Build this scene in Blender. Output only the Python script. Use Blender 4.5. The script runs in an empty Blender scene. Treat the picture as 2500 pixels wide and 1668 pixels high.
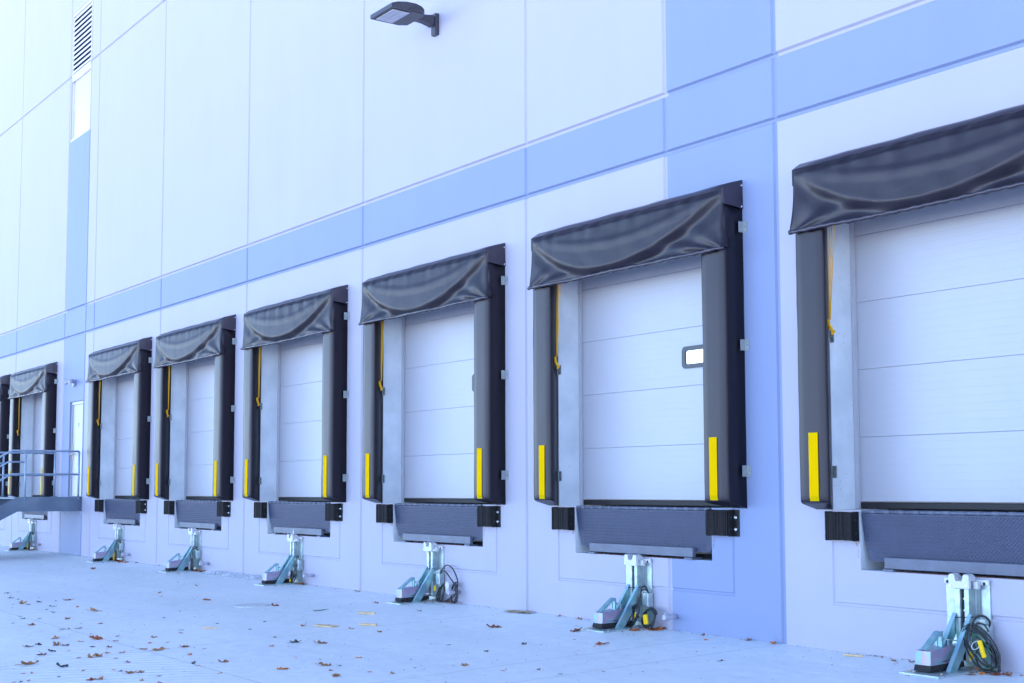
import bpy, bmesh, math, random
from mathutils import Vector, Matrix
R = math.radians
scene = bpy.context.scene
COL = scene.collection
S = 3.95                     # spacing of the loading bays
SLOPE = 0.0346               # the yard falls away from the wall
BAYS = [1.965 + S*k for k in (1, 0, -1, -2, -3, -4)] + [-19.925, -23.875]

# ------------------------------------------------------------------ helpers
class MB:
    def __init__(self):
        self.bm = bmesh.new(); self.mi = 0
    def face(self, vs, smooth=False):
        try:
            f = self.bm.faces.new(vs)
        except ValueError:
            return None
        f.material_index = self.mi; f.smooth = smooth
        return f
    def v(self, p): return self.bm.verts.new(p)
    def quad(self, a, b, c, d): return self.face([self.v(p) for p in (a, b, c, d)])
    def box(self, x0, x1, y0, y1, z0, z1, bev=0.0, seg=2):
        vs = [self.v((x, y, z)) for z in (z0, z1) for y in (y0, y1) for x in (x0, x1)]
        fs = [self.face([vs[i] for i in q]) for q in ((0,2,3,1),(4,5,7,6),(0,1,5,4),(2,6,7,3),(0,4,6,2),(1,3,7,5))]
        if bev > 0:
            es = list({e for f in fs for e in f.edges})
            r = bmesh.ops.bevel(self.bm, geom=es, offset=bev, segments=seg, profile=0.5, affect='EDGES', clamp_overlap=True)
            for f in r['faces']: f.material_index = self.mi
        return self
    def prism(self, pts, axis, a, b, bev=0.0):
        """pts: polygon in the two other axes, extruded along axis from a to b"""
        def P(p, t):
            return {'x': (t, p[0], p[1]), 'y': (p[0], t, p[1]), 'z': (p[0], p[1], t)}[axis]
        A = [self.v(P(p, a)) for p in pts]; B = [self.v(P(p, b)) for p in pts]
        n = len(pts); fs = [self.face(A[::-1]), self.face(B)]
        for i in range(n):
            fs.append(self.face([A[i], A[(i+1) % n], B[(i+1) % n], B[i]]))
        if bev > 0:
            es = list({e for f in fs if f for e in f.edges})
            bmesh.ops.bevel(self.bm, geom=es, offset=bev, segments=2, profile=0.5, affect='EDGES', clamp_overlap=True)
        return self
    def tube(self, pts, r, n=8, closed=False, caps=True):
        pts = [Vector(p) for p in pts]; N = len(pts); rings = []
        up = Vector((0.31, 0.17, 0.93)).normalized()
        for i, p in enumerate(pts):
            if closed: t = pts[(i+1) % N] - pts[i-1]
            else: t = pts[min(i+1, N-1)] - pts[max(i-1, 0)]
            if t.length < 1e-9: t = Vector((0, 0, 1))
            t.normalize()
            a = up - t*up.dot(t)
            if a.length < 0.05: a = Vector((1, 0, 0)) - t*t.x
            a.normalize(); b = t.cross(a); up = a
            rr = r[i] if isinstance(r, (list, tuple)) else r
            rings.append([self.v(p + a*math.cos(2*math.pi*k/n)*rr + b*math.sin(2*math.pi*k/n)*rr) for k in range(n)])
        for i in range(N if closed else N-1):
            A, B = rings[i], rings[(i+1) % N]
            for k in range(n): self.face([A[k], A[(k+1) % n], B[(k+1) % n], B[k]], True)
        if caps and not closed:
            self.face(rings[0][::-1]); self.face(rings[-1])
        return self
    def cyl(self, p0, p1, r, n=16): return self.tube([p0, p1], r, n)
    def build(self, name, mats, parent=None, loc=(0,0,0), rotz=0):
        bmesh.ops.recalc_face_normals(self.bm, faces=self.bm.faces[:])
        me = bpy.data.meshes.new(name); self.bm.to_mesh(me); self.bm.free()
        for m in (mats if isinstance(mats, (list, tuple)) else [mats]): me.materials.append(m)
        o = bpy.data.objects.new(name, me); COL.objects.link(o)
        o.location = loc; o.rotation_euler = (0, 0, rotz)
        if parent: o.parent = parent
        return o

def tag(o, label=None, cat=None, group=None, kind=None):
    if label: o['label'] = label
    if cat: o['category'] = cat
    if group: o['group'] = group
    if kind: o['kind'] = kind
    return o
def empty(name, loc=(0,0,0), rotz=0):
    o = bpy.data.objects.new(name, None); COL.objects.link(o)
    o.empty_display_size = 0.2; o.location = loc; o.rotation_euler = (0, 0, rotz); return o
def copy_tree(o, parent=None):
    c = o.copy(); COL.objects.link(c)
    if parent: c.parent = parent
    for ch in list(o.children): copy_tree(ch, c)
    return c
def spline(pts, sub=8):
    P = [Vector(p) for p in pts]; out = []
    for i in range(len(P)-1):
        p0, p1, p2, p3 = P[max(i-1,0)], P[i], P[i+1], P[min(i+2,len(P)-1)]
        for k in range(sub):
            t = k/sub
            out.append(0.5*((2*p1)+(p2-p0)*t+(2*p0-5*p1+4*p2-p3)*t*t+(3*p1-p0-3*p2+p3)*t**3))
    out.append(P[-1]); return out

# ------------------------------------------------------------------ materials
def mat(name, base, rough=0.6, metal=0.0, var=0.0, vscale=2.0, bump=0.0, bscale=60.0, spec=0.5, coat=0.0):
    m = bpy.data.materials.new(name); m.use_nodes = True
    nt = m.node_tree; b = nt.nodes['Principled BSDF']
    b.inputs['Base Color'].default_value = (*base, 1); b.inputs['Roughness'].default_value = rough
    b.inputs['Metallic'].default_value = metal; b.inputs['Specular IOR Level'].default_value = spec
    b.inputs['Coat Weight'].default_value = coat
    co = nt.nodes.new('ShaderNodeTexCoord')
    oi = nt.nodes.new('ShaderNodeObjectInfo'); sc_ = nt.nodes.new('ShaderNodeVectorMath'); sc_.operation = 'ADD'
    ml_ = nt.nodes.new('ShaderNodeMath'); ml_.operation = 'MULTIPLY'; ml_.inputs[1].default_value = 37.0
    nt.links.new(oi.outputs['Random'], ml_.inputs[0]); nt.links.new(co.outputs['Object'], sc_.inputs[0]); nt.links.new(ml_.outputs[0], sc_.inputs[1])
    if var > 0:
        n = nt.nodes.new('ShaderNodeTexNoise'); n.inputs['Scale'].default_value = vscale; n.inputs['Detail'].default_value = 6
        n.inputs['Roughness'].default_value = 0.65
        nt.links.new(sc_.outputs[0], n.inputs['Vector'])
        r = nt.nodes.new('ShaderNodeValToRGB')
        r.color_ramp.elements[0].position = 0.3; r.color_ramp.elements[1].position = 0.7
        r.color_ramp.elements[0].color = (*[c*(1-var) for c in base], 1)
        r.color_ramp.elements[1].color = (*[min(1, c*(1+var)) for c in base], 1)
        nt.links.new(n.outputs['Fac'], r.inputs['Fac']); nt.links.new(r.outputs['Color'], b.inputs['Base Color'])
    if bump > 0:
        n2 = nt.nodes.new('ShaderNodeTexNoise'); n2.inputs['Scale'].default_value = bscale; n2.inputs['Detail'].default_value = 4
        nt.links.new(sc_.outputs[0], n2.inputs['Vector'])
        bp = nt.nodes.new('ShaderNodeBump'); bp.inputs['Strength'].default_value = bump; bp.inputs['Distance'].default_value = 0.01
        nt.links.new(n2.outputs['Fac'], bp.inputs['Height']); nt.links.new(bp.outputs['Normal'], b.inputs['Normal'])
    return m
def nodes(m): return m.node_tree.nodes, m.node_tree.links, m.node_tree.nodes['Principled BSDF']

def wall_mat(name, base, rough=0.55):
    """painted tilt-up concrete: faint roller mottling, rain streaks, pin holes"""
    m = mat(name, base, rough, spec=0.18)
    N, L, b = nodes(m)
    co = [n for n in N if n.type == 'TEX_COORD'][0]
    n1 = N.new('ShaderNodeTexNoise'); n1.inputs['Scale'].default_value = 0.55; n1.inputs['Detail'].default_value = 8; n1.inputs['Roughness'].default_value = 0.6
    L.new(co.outputs['Object'], n1.inputs['Vector'])
    mp = N.new('ShaderNodeMapping'); mp.inputs['Scale'].default_value = (2.0, 2.0, 0.5)
    L.new(co.outputs['Object'], mp.inputs['Vector'])
    n2 = N.new('ShaderNodeTexNoise'); n2.inputs['Scale'].default_value = 1.0; n2.inputs['Detail'].default_value = 5
    L.new(mp.outputs['Vector'], n2.inputs['Vector'])
    ad = N.new('ShaderNodeMath'); ad.operation = 'ADD'; L.new(n1.outputs['Fac'], ad.inputs[0]); L.new(n2.outputs['Fac'], ad.inputs[1])
    r = N.new('ShaderNodeValToRGB')
    r.color_ramp.elements[0].position = 0.7; r.color_ramp.elements[1].position = 1.3
    r.color_ramp.elements[0].position = 0.35; r.color_ramp.elements[1].position = 0.65
    hf = N.new('ShaderNodeMath'); hf.operation = 'MULTIPLY'; hf.inputs[1].default_value = 0.5
    L.new(ad.outputs[0], hf.inputs[0]); L.new(hf.outputs[0], r.inputs['Fac'])
    r.color_ramp.elements[0].color = (*[c*0.975 for c in base], 1); r.color_ramp.elements[1].color = (*[min(1, c*1.02) for c in base], 1)
    # small pin holes in the concrete skin
    vo = N.new('ShaderNodeTexVoronoi'); vo.inputs['Scale'].default_value = 2.3
    L.new(co.outputs['Object'], vo.inputs['Vector'])
    lt = N.new('ShaderNodeMath'); lt.operation = 'LESS_THAN'; lt.inputs[1].default_value = 0.011
    L.new(vo.outputs['Distance'], lt.inputs[0])
    mx = N.new('ShaderNodeMix'); mx.data_type = 'RGBA'
    L.new(lt.outputs[0], mx.inputs['Factor']); L.new(r.outputs['Color'], mx.inputs['A'])
    mx.inputs['B'].default_value = (*[c*0.6 for c in base], 1)
    L.new(mx.outputs['Result'], b.inputs['Base Color'])
    n3 = N.new('ShaderNodeTexNoise'); n3.inputs['Scale'].default_value = 26; n3.inputs['Detail'].default_value = 6
    L.new(co.outputs['Object'], n3.inputs['Vector'])
    bp = N.new('ShaderNodeBump'); bp.inputs['Strength'].default_value = 0.12; bp.inputs['Distance'].default_value = 0.01
    L.new(n3.outputs['Fac'], bp.inputs['Height']); L.new(bp.outputs['Normal'], b.inputs['Normal'])
    return m

M = {}
M['light'] = wall_mat('light_paint', (0.465, 0.430, 0.51), 0.6)
M['blue'] = wall_mat('blue_grey_paint', (0.265, 0.302, 0.46))
M['cream'] = mat('white_enamel', (0.48, 0.462, 0.51), 0.4, var=0.02, bump=0.05, bscale=220)
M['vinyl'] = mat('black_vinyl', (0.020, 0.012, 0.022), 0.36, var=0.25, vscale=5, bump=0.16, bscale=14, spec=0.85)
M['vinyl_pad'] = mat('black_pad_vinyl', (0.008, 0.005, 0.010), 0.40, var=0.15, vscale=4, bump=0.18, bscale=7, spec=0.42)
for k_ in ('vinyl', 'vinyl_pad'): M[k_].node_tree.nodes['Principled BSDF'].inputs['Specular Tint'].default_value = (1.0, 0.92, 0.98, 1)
M['yellow'] = mat('yellow_tape', (1.0, 0.72, 0.0), 0.8, var=0.02, vscale=9, spec=0.05)
M['rope'] = mat('yellow_rope', (1.0, 0.50, 0.01), 0.9, bump=0.4, bscale=300)
M['rubber'] = mat('bumper_rubber', (0.013, 0.010, 0.011), 0.8, var=0.4, vscale=14, bump=0.3, bscale=60, spec=0.3)
M['steel_black'] = mat('black_steel', (0.008, 0.007, 0.008), 0.5, bump=0.1, bscale=50)
M['bolt'] = mat('bright_bolt', (0.75, 0.78, 0.8), 0.25, 0.9)
M['clip'] = mat('galvanised_clip', (0.40, 0.42, 0.43), 0.45, 0.5, var=0.12, vscale=25)
M['lip'] = mat('grey_leveler_paint', (0.040, 0.047, 0.095), 0.45, var=0.12, vscale=6, bump=0.04)
M['keeper'] = mat('grey_keeper_paint', (0.115, 0.125, 0.175), 0.45, var=0.18, vscale=5, bump=0.06)
M['rust'] = mat('rusty_edge', (0.10, 0.035, 0.015), 0.9, var=0.4, vscale=20)
M['dark'] = mat('dark_seal', (0.012, 0.010, 0.012), 0.6)
M['lamp'] = mat('bronze_lamp_paint', (0.045, 0.042, 0.055), 0.42, bump=0.03)
M['led'] = mat('led_lens', (0.5, 0.48, 0.52), 0.25, var=0.12, vscale=60, bump=0.6, bscale=110)
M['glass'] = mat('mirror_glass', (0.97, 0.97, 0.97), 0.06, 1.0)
M['alu'] = mat('white_aluminium', (0.62, 0.57, 0.63), 0.35)
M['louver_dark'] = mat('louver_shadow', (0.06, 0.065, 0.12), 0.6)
M['cable'] = mat('black_cable', (0.018, 0.018, 0.02), 0.4)
M['cable_green'] = mat('green_cable', (0.02, 0.16, 0.09), 0.4)
M['tie'] = mat('white_plastic', (0.6, 0.58, 0.6), 0.4)
M['tag_yellow'] = mat('yellow_plastic', (0.95, 0.58, 0.01), 0.6, spec=0.2)
M['bristle'] = mat('black_bristle', (0.02, 0.017, 0.02), 0.8)
M['pvc'] = mat('painted_pipe', (0.45, 0.43, 0.50), 0.45)
M['hook'] = mat('white_zinc_hook', (0.62, 0.60, 0.62), 0.4, 0.1, var=0.05, vscale=12)
M['wood'] = mat('raw_wood', (0.72, 0.50, 0.28), 0.8, var=0.2, vscale=14)
M['card'] = mat('cardboard', (0.45, 0.33, 0.20), 0.9, var=0.15, vscale=10)
M['iron'] = mat('cast_iron', (0.58, 0.58, 0.58), 0.8, var=0.3, vscale=30)
M['rod_end'] = mat('worn_rod_end', (0.05, 0.045, 0.045), 0.6)
M['stick'] = mat('dark_stick', (0.10, 0.11, 0.10), 0.8)
M['brass'] = mat('brass_plate', (0.55, 0.42, 0.30), 0.4, 0.5)
M['blue_sign'] = mat('blue_sign_paint', (0.06, 0.16, 0.6), 0.4)
M['roof'] = mat('roof_membrane', (0.5, 0.5, 0.5), 0.9)

def bare_concrete():
    m = mat('bare_concrete', (0.55, 0.57, 0.62), 0.8); N, L, b = nodes(m)
    co = [n for n in N if n.type == 'TEX_COORD'][0]
    n = N.new('ShaderNodeTexNoise'); n.inputs['Scale'].default_value = 3.2; n.inputs['Detail'].default_value = 8
    L.new(co.outputs['Object'], n.inputs['Vector'])
    r = N.new('ShaderNodeValToRGB'); r.color_ramp.elements[0].position = 0.3; r.color_ramp.elements[1].position = 0.72
    r.color_ramp.elements[0].color = (0.60, 0.62, 0.66, 1); r.color_ramp.elements[1].color = (0.77, 0.78, 0.82, 1)
    L.new(n.outputs['Fac'], r.inputs['Fac'])
    vo = N.new('ShaderNodeTexVoronoi'); vo.inputs['Scale'].default_value = 15
    L.new(co.outputs['Object'], vo.inputs['Vector'])
    lt = N.new('ShaderNodeMath'); lt.operation = 'LESS_THAN'; lt.inputs[1].default_value = 0.06
    L.new(vo.outputs['Distance'], lt.inputs[0])
    mx = N.new('ShaderNodeMix'); mx.data_type = 'RGBA'; L.new(lt.outputs[0], mx.inputs['Factor'])
    L.new(r.outputs['Color'], mx.inputs['A']); mx.inputs['B'].default_value = (0.16, 0.17, 0.20, 1)
    L.new(mx.outputs['Result'], b.inputs['Base Color'])
    return m
M['bare'] = bare_concrete()

def zinc(name, cols, rough=0.36, metal=0.55, sc=5.0, dist=0.6):
    """yellow-passivated zinc: iridescent patches"""
    m = mat(name, cols[0], rough, metal); N, L, b = nodes(m)
    co = [n for n in N if n.type == 'TEX_COORD'][0]
    n = N.new('ShaderNodeTexNoise'); n.inputs['Scale'].default_value = sc; n.inputs['Detail'].default_value = 2; n.inputs['Distortion'].default_value = dist
    L.new(co.outputs['Object'], n.inputs['Vector'])
    r = N.new('ShaderNodeValToRGB'); cr = r.color_ramp
    cr.elements[0].position = 0.32; cr.elements[0].color = (*cols[0], 1)
    cr.elements[1].position = 0.68; cr.elements[1].color = (*cols[-1], 1)
    for i, c in enumerate(cols[1:-1]):
        e = cr.elements.new(0.32+0.36*(i+1)/(len(cols)-1)); e.color = (*c, 1)
    L.new(n.outputs['Fac'], r.inputs['Fac']); L.new(r.outputs['Color'], b.inputs['Base Color'])
    return m
M['zinc'] = zinc('zinc_plate', [(0.36,0.50,0.48),(0.52,0.60,0.57),(0.38,0.44,0.48),(0.48,0.60,0.53)])
M['zinc_box'] = zinc('zinc_iridescent', [(0.22,0.44,0.46),(0.33,0.36,0.48),(0.54,0.31,0.45),(0.42,0.42,0.50),(0.25,0.46,0.48)])
M['zinc_arm'] = zinc('zinc_brace', [(0.21,0.46,0.49),(0.38,0.58,0.61),(0.24,0.41,0.50)])
M['galv'] = zinc('galvanised_stair_steel', [(0.125,0.16,0.225),(0.145,0.185,0.25),(0.20,0.245,0.31)], 0.55, 0.4, 1.7, 0.0)
M['rail'] = mat('galvanised_rail', (0.34, 0.42, 0.52), 0.45, 0.3, var=0.15, vscale=8)

RX, RY = 0.6, -5.0
def ground_mat():
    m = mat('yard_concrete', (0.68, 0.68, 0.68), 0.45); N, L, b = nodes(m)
    co = [n for n in N if n.type == 'TEX_COORD'][0]
    sep = N.new('ShaderNodeSeparateXYZ'); L.new(co.outputs['Object'], sep.inputs[0])
    def math_(op, a, bb):
        n = N.new('ShaderNodeMath'); n.operation = op
        for i, q in enumerate((a, bb)):
            if q is None: continue
            if isinstance(q, (int, float)): n.inputs[i].default_value = q
            else: L.new(q, n.inputs[i])
        return n.outputs[0]
    # saw-cut joints
    d = None
    for ax, c in [('X', v) for v in (3.92, 3.14, -0.15, -3.4, -7.2, -11.1, -15.2, -19.4, -24.0, 8.2)] + [('Y', -4.37), ('Y', -9.6), ('Y', -15.0)]:
        q = math_('ABSOLUTE', math_('SUBTRACT', sep.outputs[ax], c), None)
        d = q if d is None else math_('MINIMUM', d, q)
    wob = N.new('ShaderNodeTexNoise'); wob.inputs['Scale'].default_value = 30; L.new(co.outputs['Object'], wob.inputs['Vector'])
    cut = math_('LESS_THAN', d, math_('MULTIPLY', wob.outputs['Fac'], 0.010))
    # broad tone and broom texture
    n1 = N.new('ShaderNodeTexNoise'); n1.inputs['Scale'].default_value = 0.35; n1.inputs['Detail'].default_value = 8; n1.inputs['Roughness'].default_value = 0.62
    mp = N.new('ShaderNodeMapping'); mp.inputs['Scale'].default_value = (0.45, 1.6, 1); mp.inputs['Rotation'].default_value = (0, 0, R(14))
    L.new(co.outputs['Object'], mp.inputs['Vector']); L.new(mp.outputs['Vector'], n1.inputs['Vector'])
    n2 = N.new('ShaderNodeTexNoise'); n2.inputs['Scale'].default_value = 7; n2.inputs['Detail'].default_value = 8; L.new(co.outputs['Object'], n2.inputs['Vector'])
    sm = math_('ADD', math_('MULTIPLY', n1.outputs['Fac'], 0.7), math_('MULTIPLY', n2.outputs['Fac'], 0.3))
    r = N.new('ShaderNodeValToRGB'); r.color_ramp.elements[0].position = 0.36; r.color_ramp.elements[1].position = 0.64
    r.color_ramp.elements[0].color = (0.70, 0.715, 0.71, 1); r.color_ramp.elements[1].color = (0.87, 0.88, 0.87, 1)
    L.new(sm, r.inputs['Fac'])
    mx = N.new('ShaderNodeMix'); mx.data_type = 'RGBA'; mx.inputs['B'].default_value = (0.40, 0.40, 0.41, 1)
    L.new(cut, mx.inputs['Factor']); L.new(r.outputs['Color'], mx.inputs['A'])
    # grit specks
    vo = N.new('ShaderNodeTexVoronoi'); vo.inputs['Scale'].default_value = 5.5; L.new(co.outputs['Object'], vo.inputs['Vector'])
    sp = N.new('ShaderNodeTexNoise'); sp.inputs['Scale'].default_value = 0.8; L.new(co.outputs['Object'], sp.inputs['Vector'])
    lt = math_('LESS_THAN', vo.outputs['Distance'], math_('MULTIPLY', sp.outputs['Fac'], 0.075))
    mx2 = N.new('ShaderNodeMix'); mx2.data_type = 'RGBA'; mx2.inputs['B'].default_value = (0.10, 0.095, 0.09, 1)
    L.new(lt, mx2.inputs['Factor']); L.new(mx.outputs['Result'], mx2.inputs['A'])
    L.new(mx2.outputs['Result'], b.inputs['Base Color'])
    # ripples left by the screed, stronger in one patch
    wv = N.new('ShaderNodeTexWave'); wv.inputs['Scale'].default_value = 2.1; wv.inputs['Distortion'].default_value = 3.5; wv.inputs['Detail'].default_value = 2; wv.inputs['Detail Scale'].default_value = 1.2
    mp2 = N.new('ShaderNodeMapping'); mp2.inputs['Rotation'].default_value = (0, 0, R(35)); L.new(co.outputs['Object'], mp2.inputs['Vector']); L.new(mp2.outputs['Vector'], wv.inputs['Vector'])
    qx = math_('MULTIPLY', math_('SUBTRACT', sep.outputs['X'], RX), 0.5); qy = math_('MULTIPLY', math_('SUBTRACT', sep.outputs['Y'], RY), 0.8)
    rr = math_('ADD', math_('MULTIPLY', qx, qx), math_('MULTIPLY', qy, qy))
    msk = N.new('ShaderNodeMapRange'); msk.inputs['From Min'].default_value = 1.3; msk.inputs['From Max'].default_value = 0.2; L.new(math_('ADD', rr, n1.outputs['Fac']), msk.inputs['Value'])
    h = math_('ADD', math_('MULTIPLY', math_('MULTIPLY', wv.outputs['Fac'], msk.outputs['Result']), 0.9), math_('MULTIPLY', n2.outputs['Fac'], 0.5))
    h = math_('SUBTRACT', h, math_('MULTIPLY', cut, 0.8))
    bp = N.new('ShaderNodeBump'); bp.inputs['Strength'].default_value = 0.6; bp.inputs['Distance'].default_value = 0.03
    L.new(h, bp.inputs['Height']); L.new(bp.outputs['Normal'], b.inputs['Normal'])
    return m
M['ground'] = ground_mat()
LEAFC = {'r': [(0.38,0.11,0.04),(0.28,0.09,0.045),(0.46,0.13,0.04)], 'o': [(0.75,0.24,0.03),(0.65,0.19,0.03)],
         'b': [(0.42,0.20,0.08),(0.34,0.16,0.075),(0.50,0.24,0.10)], 'd': [(0.07,0.065,0.06),(0.10,0.08,0.06)]}
for k, cs in LEAFC.items():
    for i, c in enumerate(cs): M['leaf_%s%d' % (k, i)] = mat('dry_leaf_' + {'r':'rust','o':'orange','b':'tan','d':'grey'}[k], c, 0.7, var=0.35, vscale=30, bump=0.4, bscale=80)
def film_mat():
    m = mat('clear_film', (0.9, 0.92, 0.95), 0.15); N, L, b = nodes(m)
    b.inputs['Alpha'].default_value = 0.38
    return m
M['film'] = film_mat()
def stain_mat():
    m = mat('rust_stain', (0.42, 0.20, 0.07), 0.9, var=0.3, vscale=30); N, L, b = nodes(m)
    co = [n for n in N if n.type == 'TEX_COORD'][0]
    n = N.new('ShaderNodeTexNoise'); n.inputs['Scale'].default_value = 22; n.inputs['Detail'].default_value = 6; L.new(co.outputs['Object'], n.inputs['Vector'])
    r = N.new('ShaderNodeMapRange'); r.inputs['From Min'].default_value = 0.42; r.inputs['From Max'].default_value = 0.72; r.inputs['To Max'].default_value = 0.55
    L.new(n.outputs['Fac'], r.inputs['Value']); L.new(r.outputs['Result'], b.inputs['Alpha'])
    return m
M['stain'] = stain_mat()
# ------------------------------------------------------------------ ground
mb = MB()
def gz(y): return 0.0 if y >= 0 else (SLOPE*y if y > -16 else SLOPE*-16)
ys = [-700, -120, -16, -8, 0.0, 1.2]
xs = [-700, -120, -40, -20, 0, 20, 40, 120, 700]
gv = [[mb.v((x, y, gz(y))) for x in xs] for y in ys]
for j in range(len(ys)-1):
    for i in range(len(xs)-1): mb.face([gv[j][i], gv[j][i+1], gv[j+1][i+1], gv[j+1][i]])
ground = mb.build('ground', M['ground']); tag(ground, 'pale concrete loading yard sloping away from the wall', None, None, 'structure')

# ------------------------------------------------------------------ the warehouse
WH = 16.0; XL, XR = -34.0, 24.0
UB, LB, RB = 5.353, 4.769, 10.744          # reveals: band top, band bottom, high line
STRIP = (2.429, 3.95); COLM = (-17.885, -16.372)
JOINTS = [S*k for k in (2, 3, 4, 5, 1, 0, -1, -2, -3, -4)] + [2.429, -16.372, -17.885, -21.892, -25.85, -29.8]
OPEN = []                                   # x0,x1,z0,z1,depth
for c in BAYS:
    OPEN += [(c-1.069, c+1.069, 0.697, 1.20, 0.9), (c-1.36, c+1.36, 1.20, 4.15, 0.33)]
PDOOR = (-17.36, -16.44, 1.235, 3.31)
HOLE = (-17.80, -16.42, 9.22, 12.2)
OPEN += [(PDOOR[0], PDOOR[1], PDOOR[2], PDOOR[3], 0.12), (*HOLE, 0.14)]
GW, GD = 0.032, 0.030
xb, zb = {XL, XR}, {-0.9, 0.0, WH}
for j in JOINTS: xb |= {j-GW, j-GW*.45, j+GW*.45, j+GW}
for z0 in (UB+.022, LB, RB): zb |= {z0-GW*.9, z0-GW*.4, z0+GW*.4, z0+GW*.9}
for o in OPEN: xb |= {o[0], o[1]}; zb |= {o[2], o[3]}
RG, RW = 1.364, 0.019
for c in BAYS:
    for s in (-1, 1):
        q = c + s*RG; xb |= {q-RW, q-RW*.4, q+RW*.4, q+RW}
zb |= {0.398-RW, 0.398-RW*.4, 0.398+RW*.4, 0.398+RW, 1.25}
xb |= {XL+i*2 for i in range(29)}; zb |= {2.2, 7, 8.2, 13.5}
def clean(s):
    out = []
    for v in sorted(s):
        if not out or v-out[-1] > 0.0015: out.append(v)
    return out
xb, zb = clean(xb), clean(zb)
def near(v, lst, w): return any(abs(v-q) <= w for q in lst)
def depth(x, z):
    d = 0.0
    if near(x, JOINTS, GW*.46) : d = .018
    if near(z, (UB+.022, LB, RB), GW*.41):
        d = GD
    if z < 1.26:
        for c in BAYS:
            if abs(abs(x-c)-RG) <= RW*.41 and z >= 0.398-RW*.41 and z < 1.22: d = max(d, 0.011)
            if abs(z-0.398) <= RW*.41 and abs(x-c) <= RG+RW*.41: d = max(d, 0.011)
    return d
mb = MB()
gv = [[mb.v((x, depth(x, z), z)) for x in xb] for z in zb]
def inside(x, z): return any(o[0] < x < o[1] and o[2] < z < o[3] for o in OPEN)
def bluecol(x, z):
    if LB-GW < z < UB: return True
    if STRIP[0]+GW*.9 < x < STRIP[1]+GW: return True
    if COLM[0]+GW*.9 < x < COLM[1]+GW and z < 9.3: return True
    return False
for j in range(len(zb)-1):
    for i in range(len(xb)-1):
        cx, cz = (xb[i]+xb[i+1])/2, (zb[j]+zb[j+1])/2
        if inside(cx, cz): continue
        mb.mi = 1 if bluecol(cx, cz) else 0
        mb.face([gv[j][i], gv[j][i+1], gv[j+1][i+1], gv[j+1][i]])
mb.mi = 2
for n, (x0, x1, z0, z1, dp) in enumerate(OPEN):
    mb.mi = 2 if dp > 0.2 else (1 if dp < 0.13 else 0)
    pit = dp > 0.5; door = dp == 0.33
    mb.quad((x0, 0, z0), (x0, dp, z0), (x0, dp, z1), (x0, 0, z1))
    mb.quad((x1, 0, z0), (x1, dp, z0), (x1, dp, z1), (x1, 0, z1))
    if not pit: mb.quad((x0, 0, z1), (x1, 0, z1), (x1, dp, z1), (x0, dp, z1))
    if not door: mb.quad((x0, 0, z0), (x1, 0, z0), (x1, dp, z0), (x0, dp, z0))
    if door:                                # dock floor each side of the leveler
        c = (x0+x1)/2
        for a, b_ in ((x0, c-1.069), (c+1.069, x1)): mb.quad((a, 0, z0), (b_, 0, z0), (b_, 0.9, z0), (a, 0.9, z0))
    if pit: mb.quad((x0, dp, z0), (x1, dp, z0), (x1, dp, z1), (x0, dp, z1))
WAREHOUSE = empty('warehouse', (0, 0, 0))
tag(WAREHOUSE, 'long pale warehouse wall of concrete panels with blue-grey bands and loading bays', 'building')
bmesh.ops.recalc_face_normals(mb.bm, faces=mb.bm.faces[:])
wall = mb.build('wall', [M['light'], M['blue'], M['bare']], WAREHOUSE)
mb = MB()                                   # the other three sides
mb.box(XL, XL+.2, 0.3, 44, -.6, WH); mb.box(XR-.2, XR, 0.3, 44, -.6, WH); mb.box(XL, XR, 44.01, 44.2, -.6, WH)
mb.build('wall', M['light'], WAREHOUSE)
mb = MB(); mb.box(XL-.05, XR+.05, -.06, 44.3, WH+.003, WH+.3); mb.build('roof', M['roof'], WAREHOUSE)

# louvre and window in the tall slot of the blue column
x0, x1 = HOLE[0], HOLE[1]
mb = MB()
for a, b_ in ((x0+.003, x0+.045), (x1-.045, x1-.003)): mb.box(a, b_, 0.005, 0.03, 10.78, 12.12)
mb.box(x0+.003, x1-.003, 0.004, 0.10, 12.125, 12.195); mb.box(x0+.003, x1-.003, 0.004, 0.10, 10.70, 10.775)
LV = mb.build('louver', M['alu'], WAREHOUSE)
mb = MB()
for i in range(12):
    z = 10.80 + i*0.112
    mb.prism([(0.008, z), (0.008, z+.050), (0.060, z+.105), (0.060, z+.095), (0.014, z+.044), (0.014, z)], 'x', x0+.0455, x1-.0455)
mb.build('slat', M['alu'], LV)
mb = MB(); mb.box(x0+.01, x1-.01, 0.112, 0.13, 10.72, 12.15); mb.box(x0+.006, x0+.03, .031, .111, 10.78, 12.12); mb.build('backing', M['louver_dark'], LV)  # dark back sheet and added side strip: shade behind the slats as colour
mb = MB()
mb.box(x0+.002, x1-.002, 0.006, 0.09, 10.61, 10.695)
mb.box(x0+.002, x0+.045, 0.02, 0.09, 9.285, 10.605); mb.box(x1-.045, x1-.002, 0.02, 0.09, 9.285, 10.605); mb.box(x0+.002, x1-.002, 0.006, 0.09, 9.225, 9.28)
WN = mb.build('window', M['alu'], WAREHOUSE)
mb = MB(); mb.box(x0+.046, x1-.046, 0.045, 0.06, 9.282, 10.604); mb.build('pane', M['glass'], WN)

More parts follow.
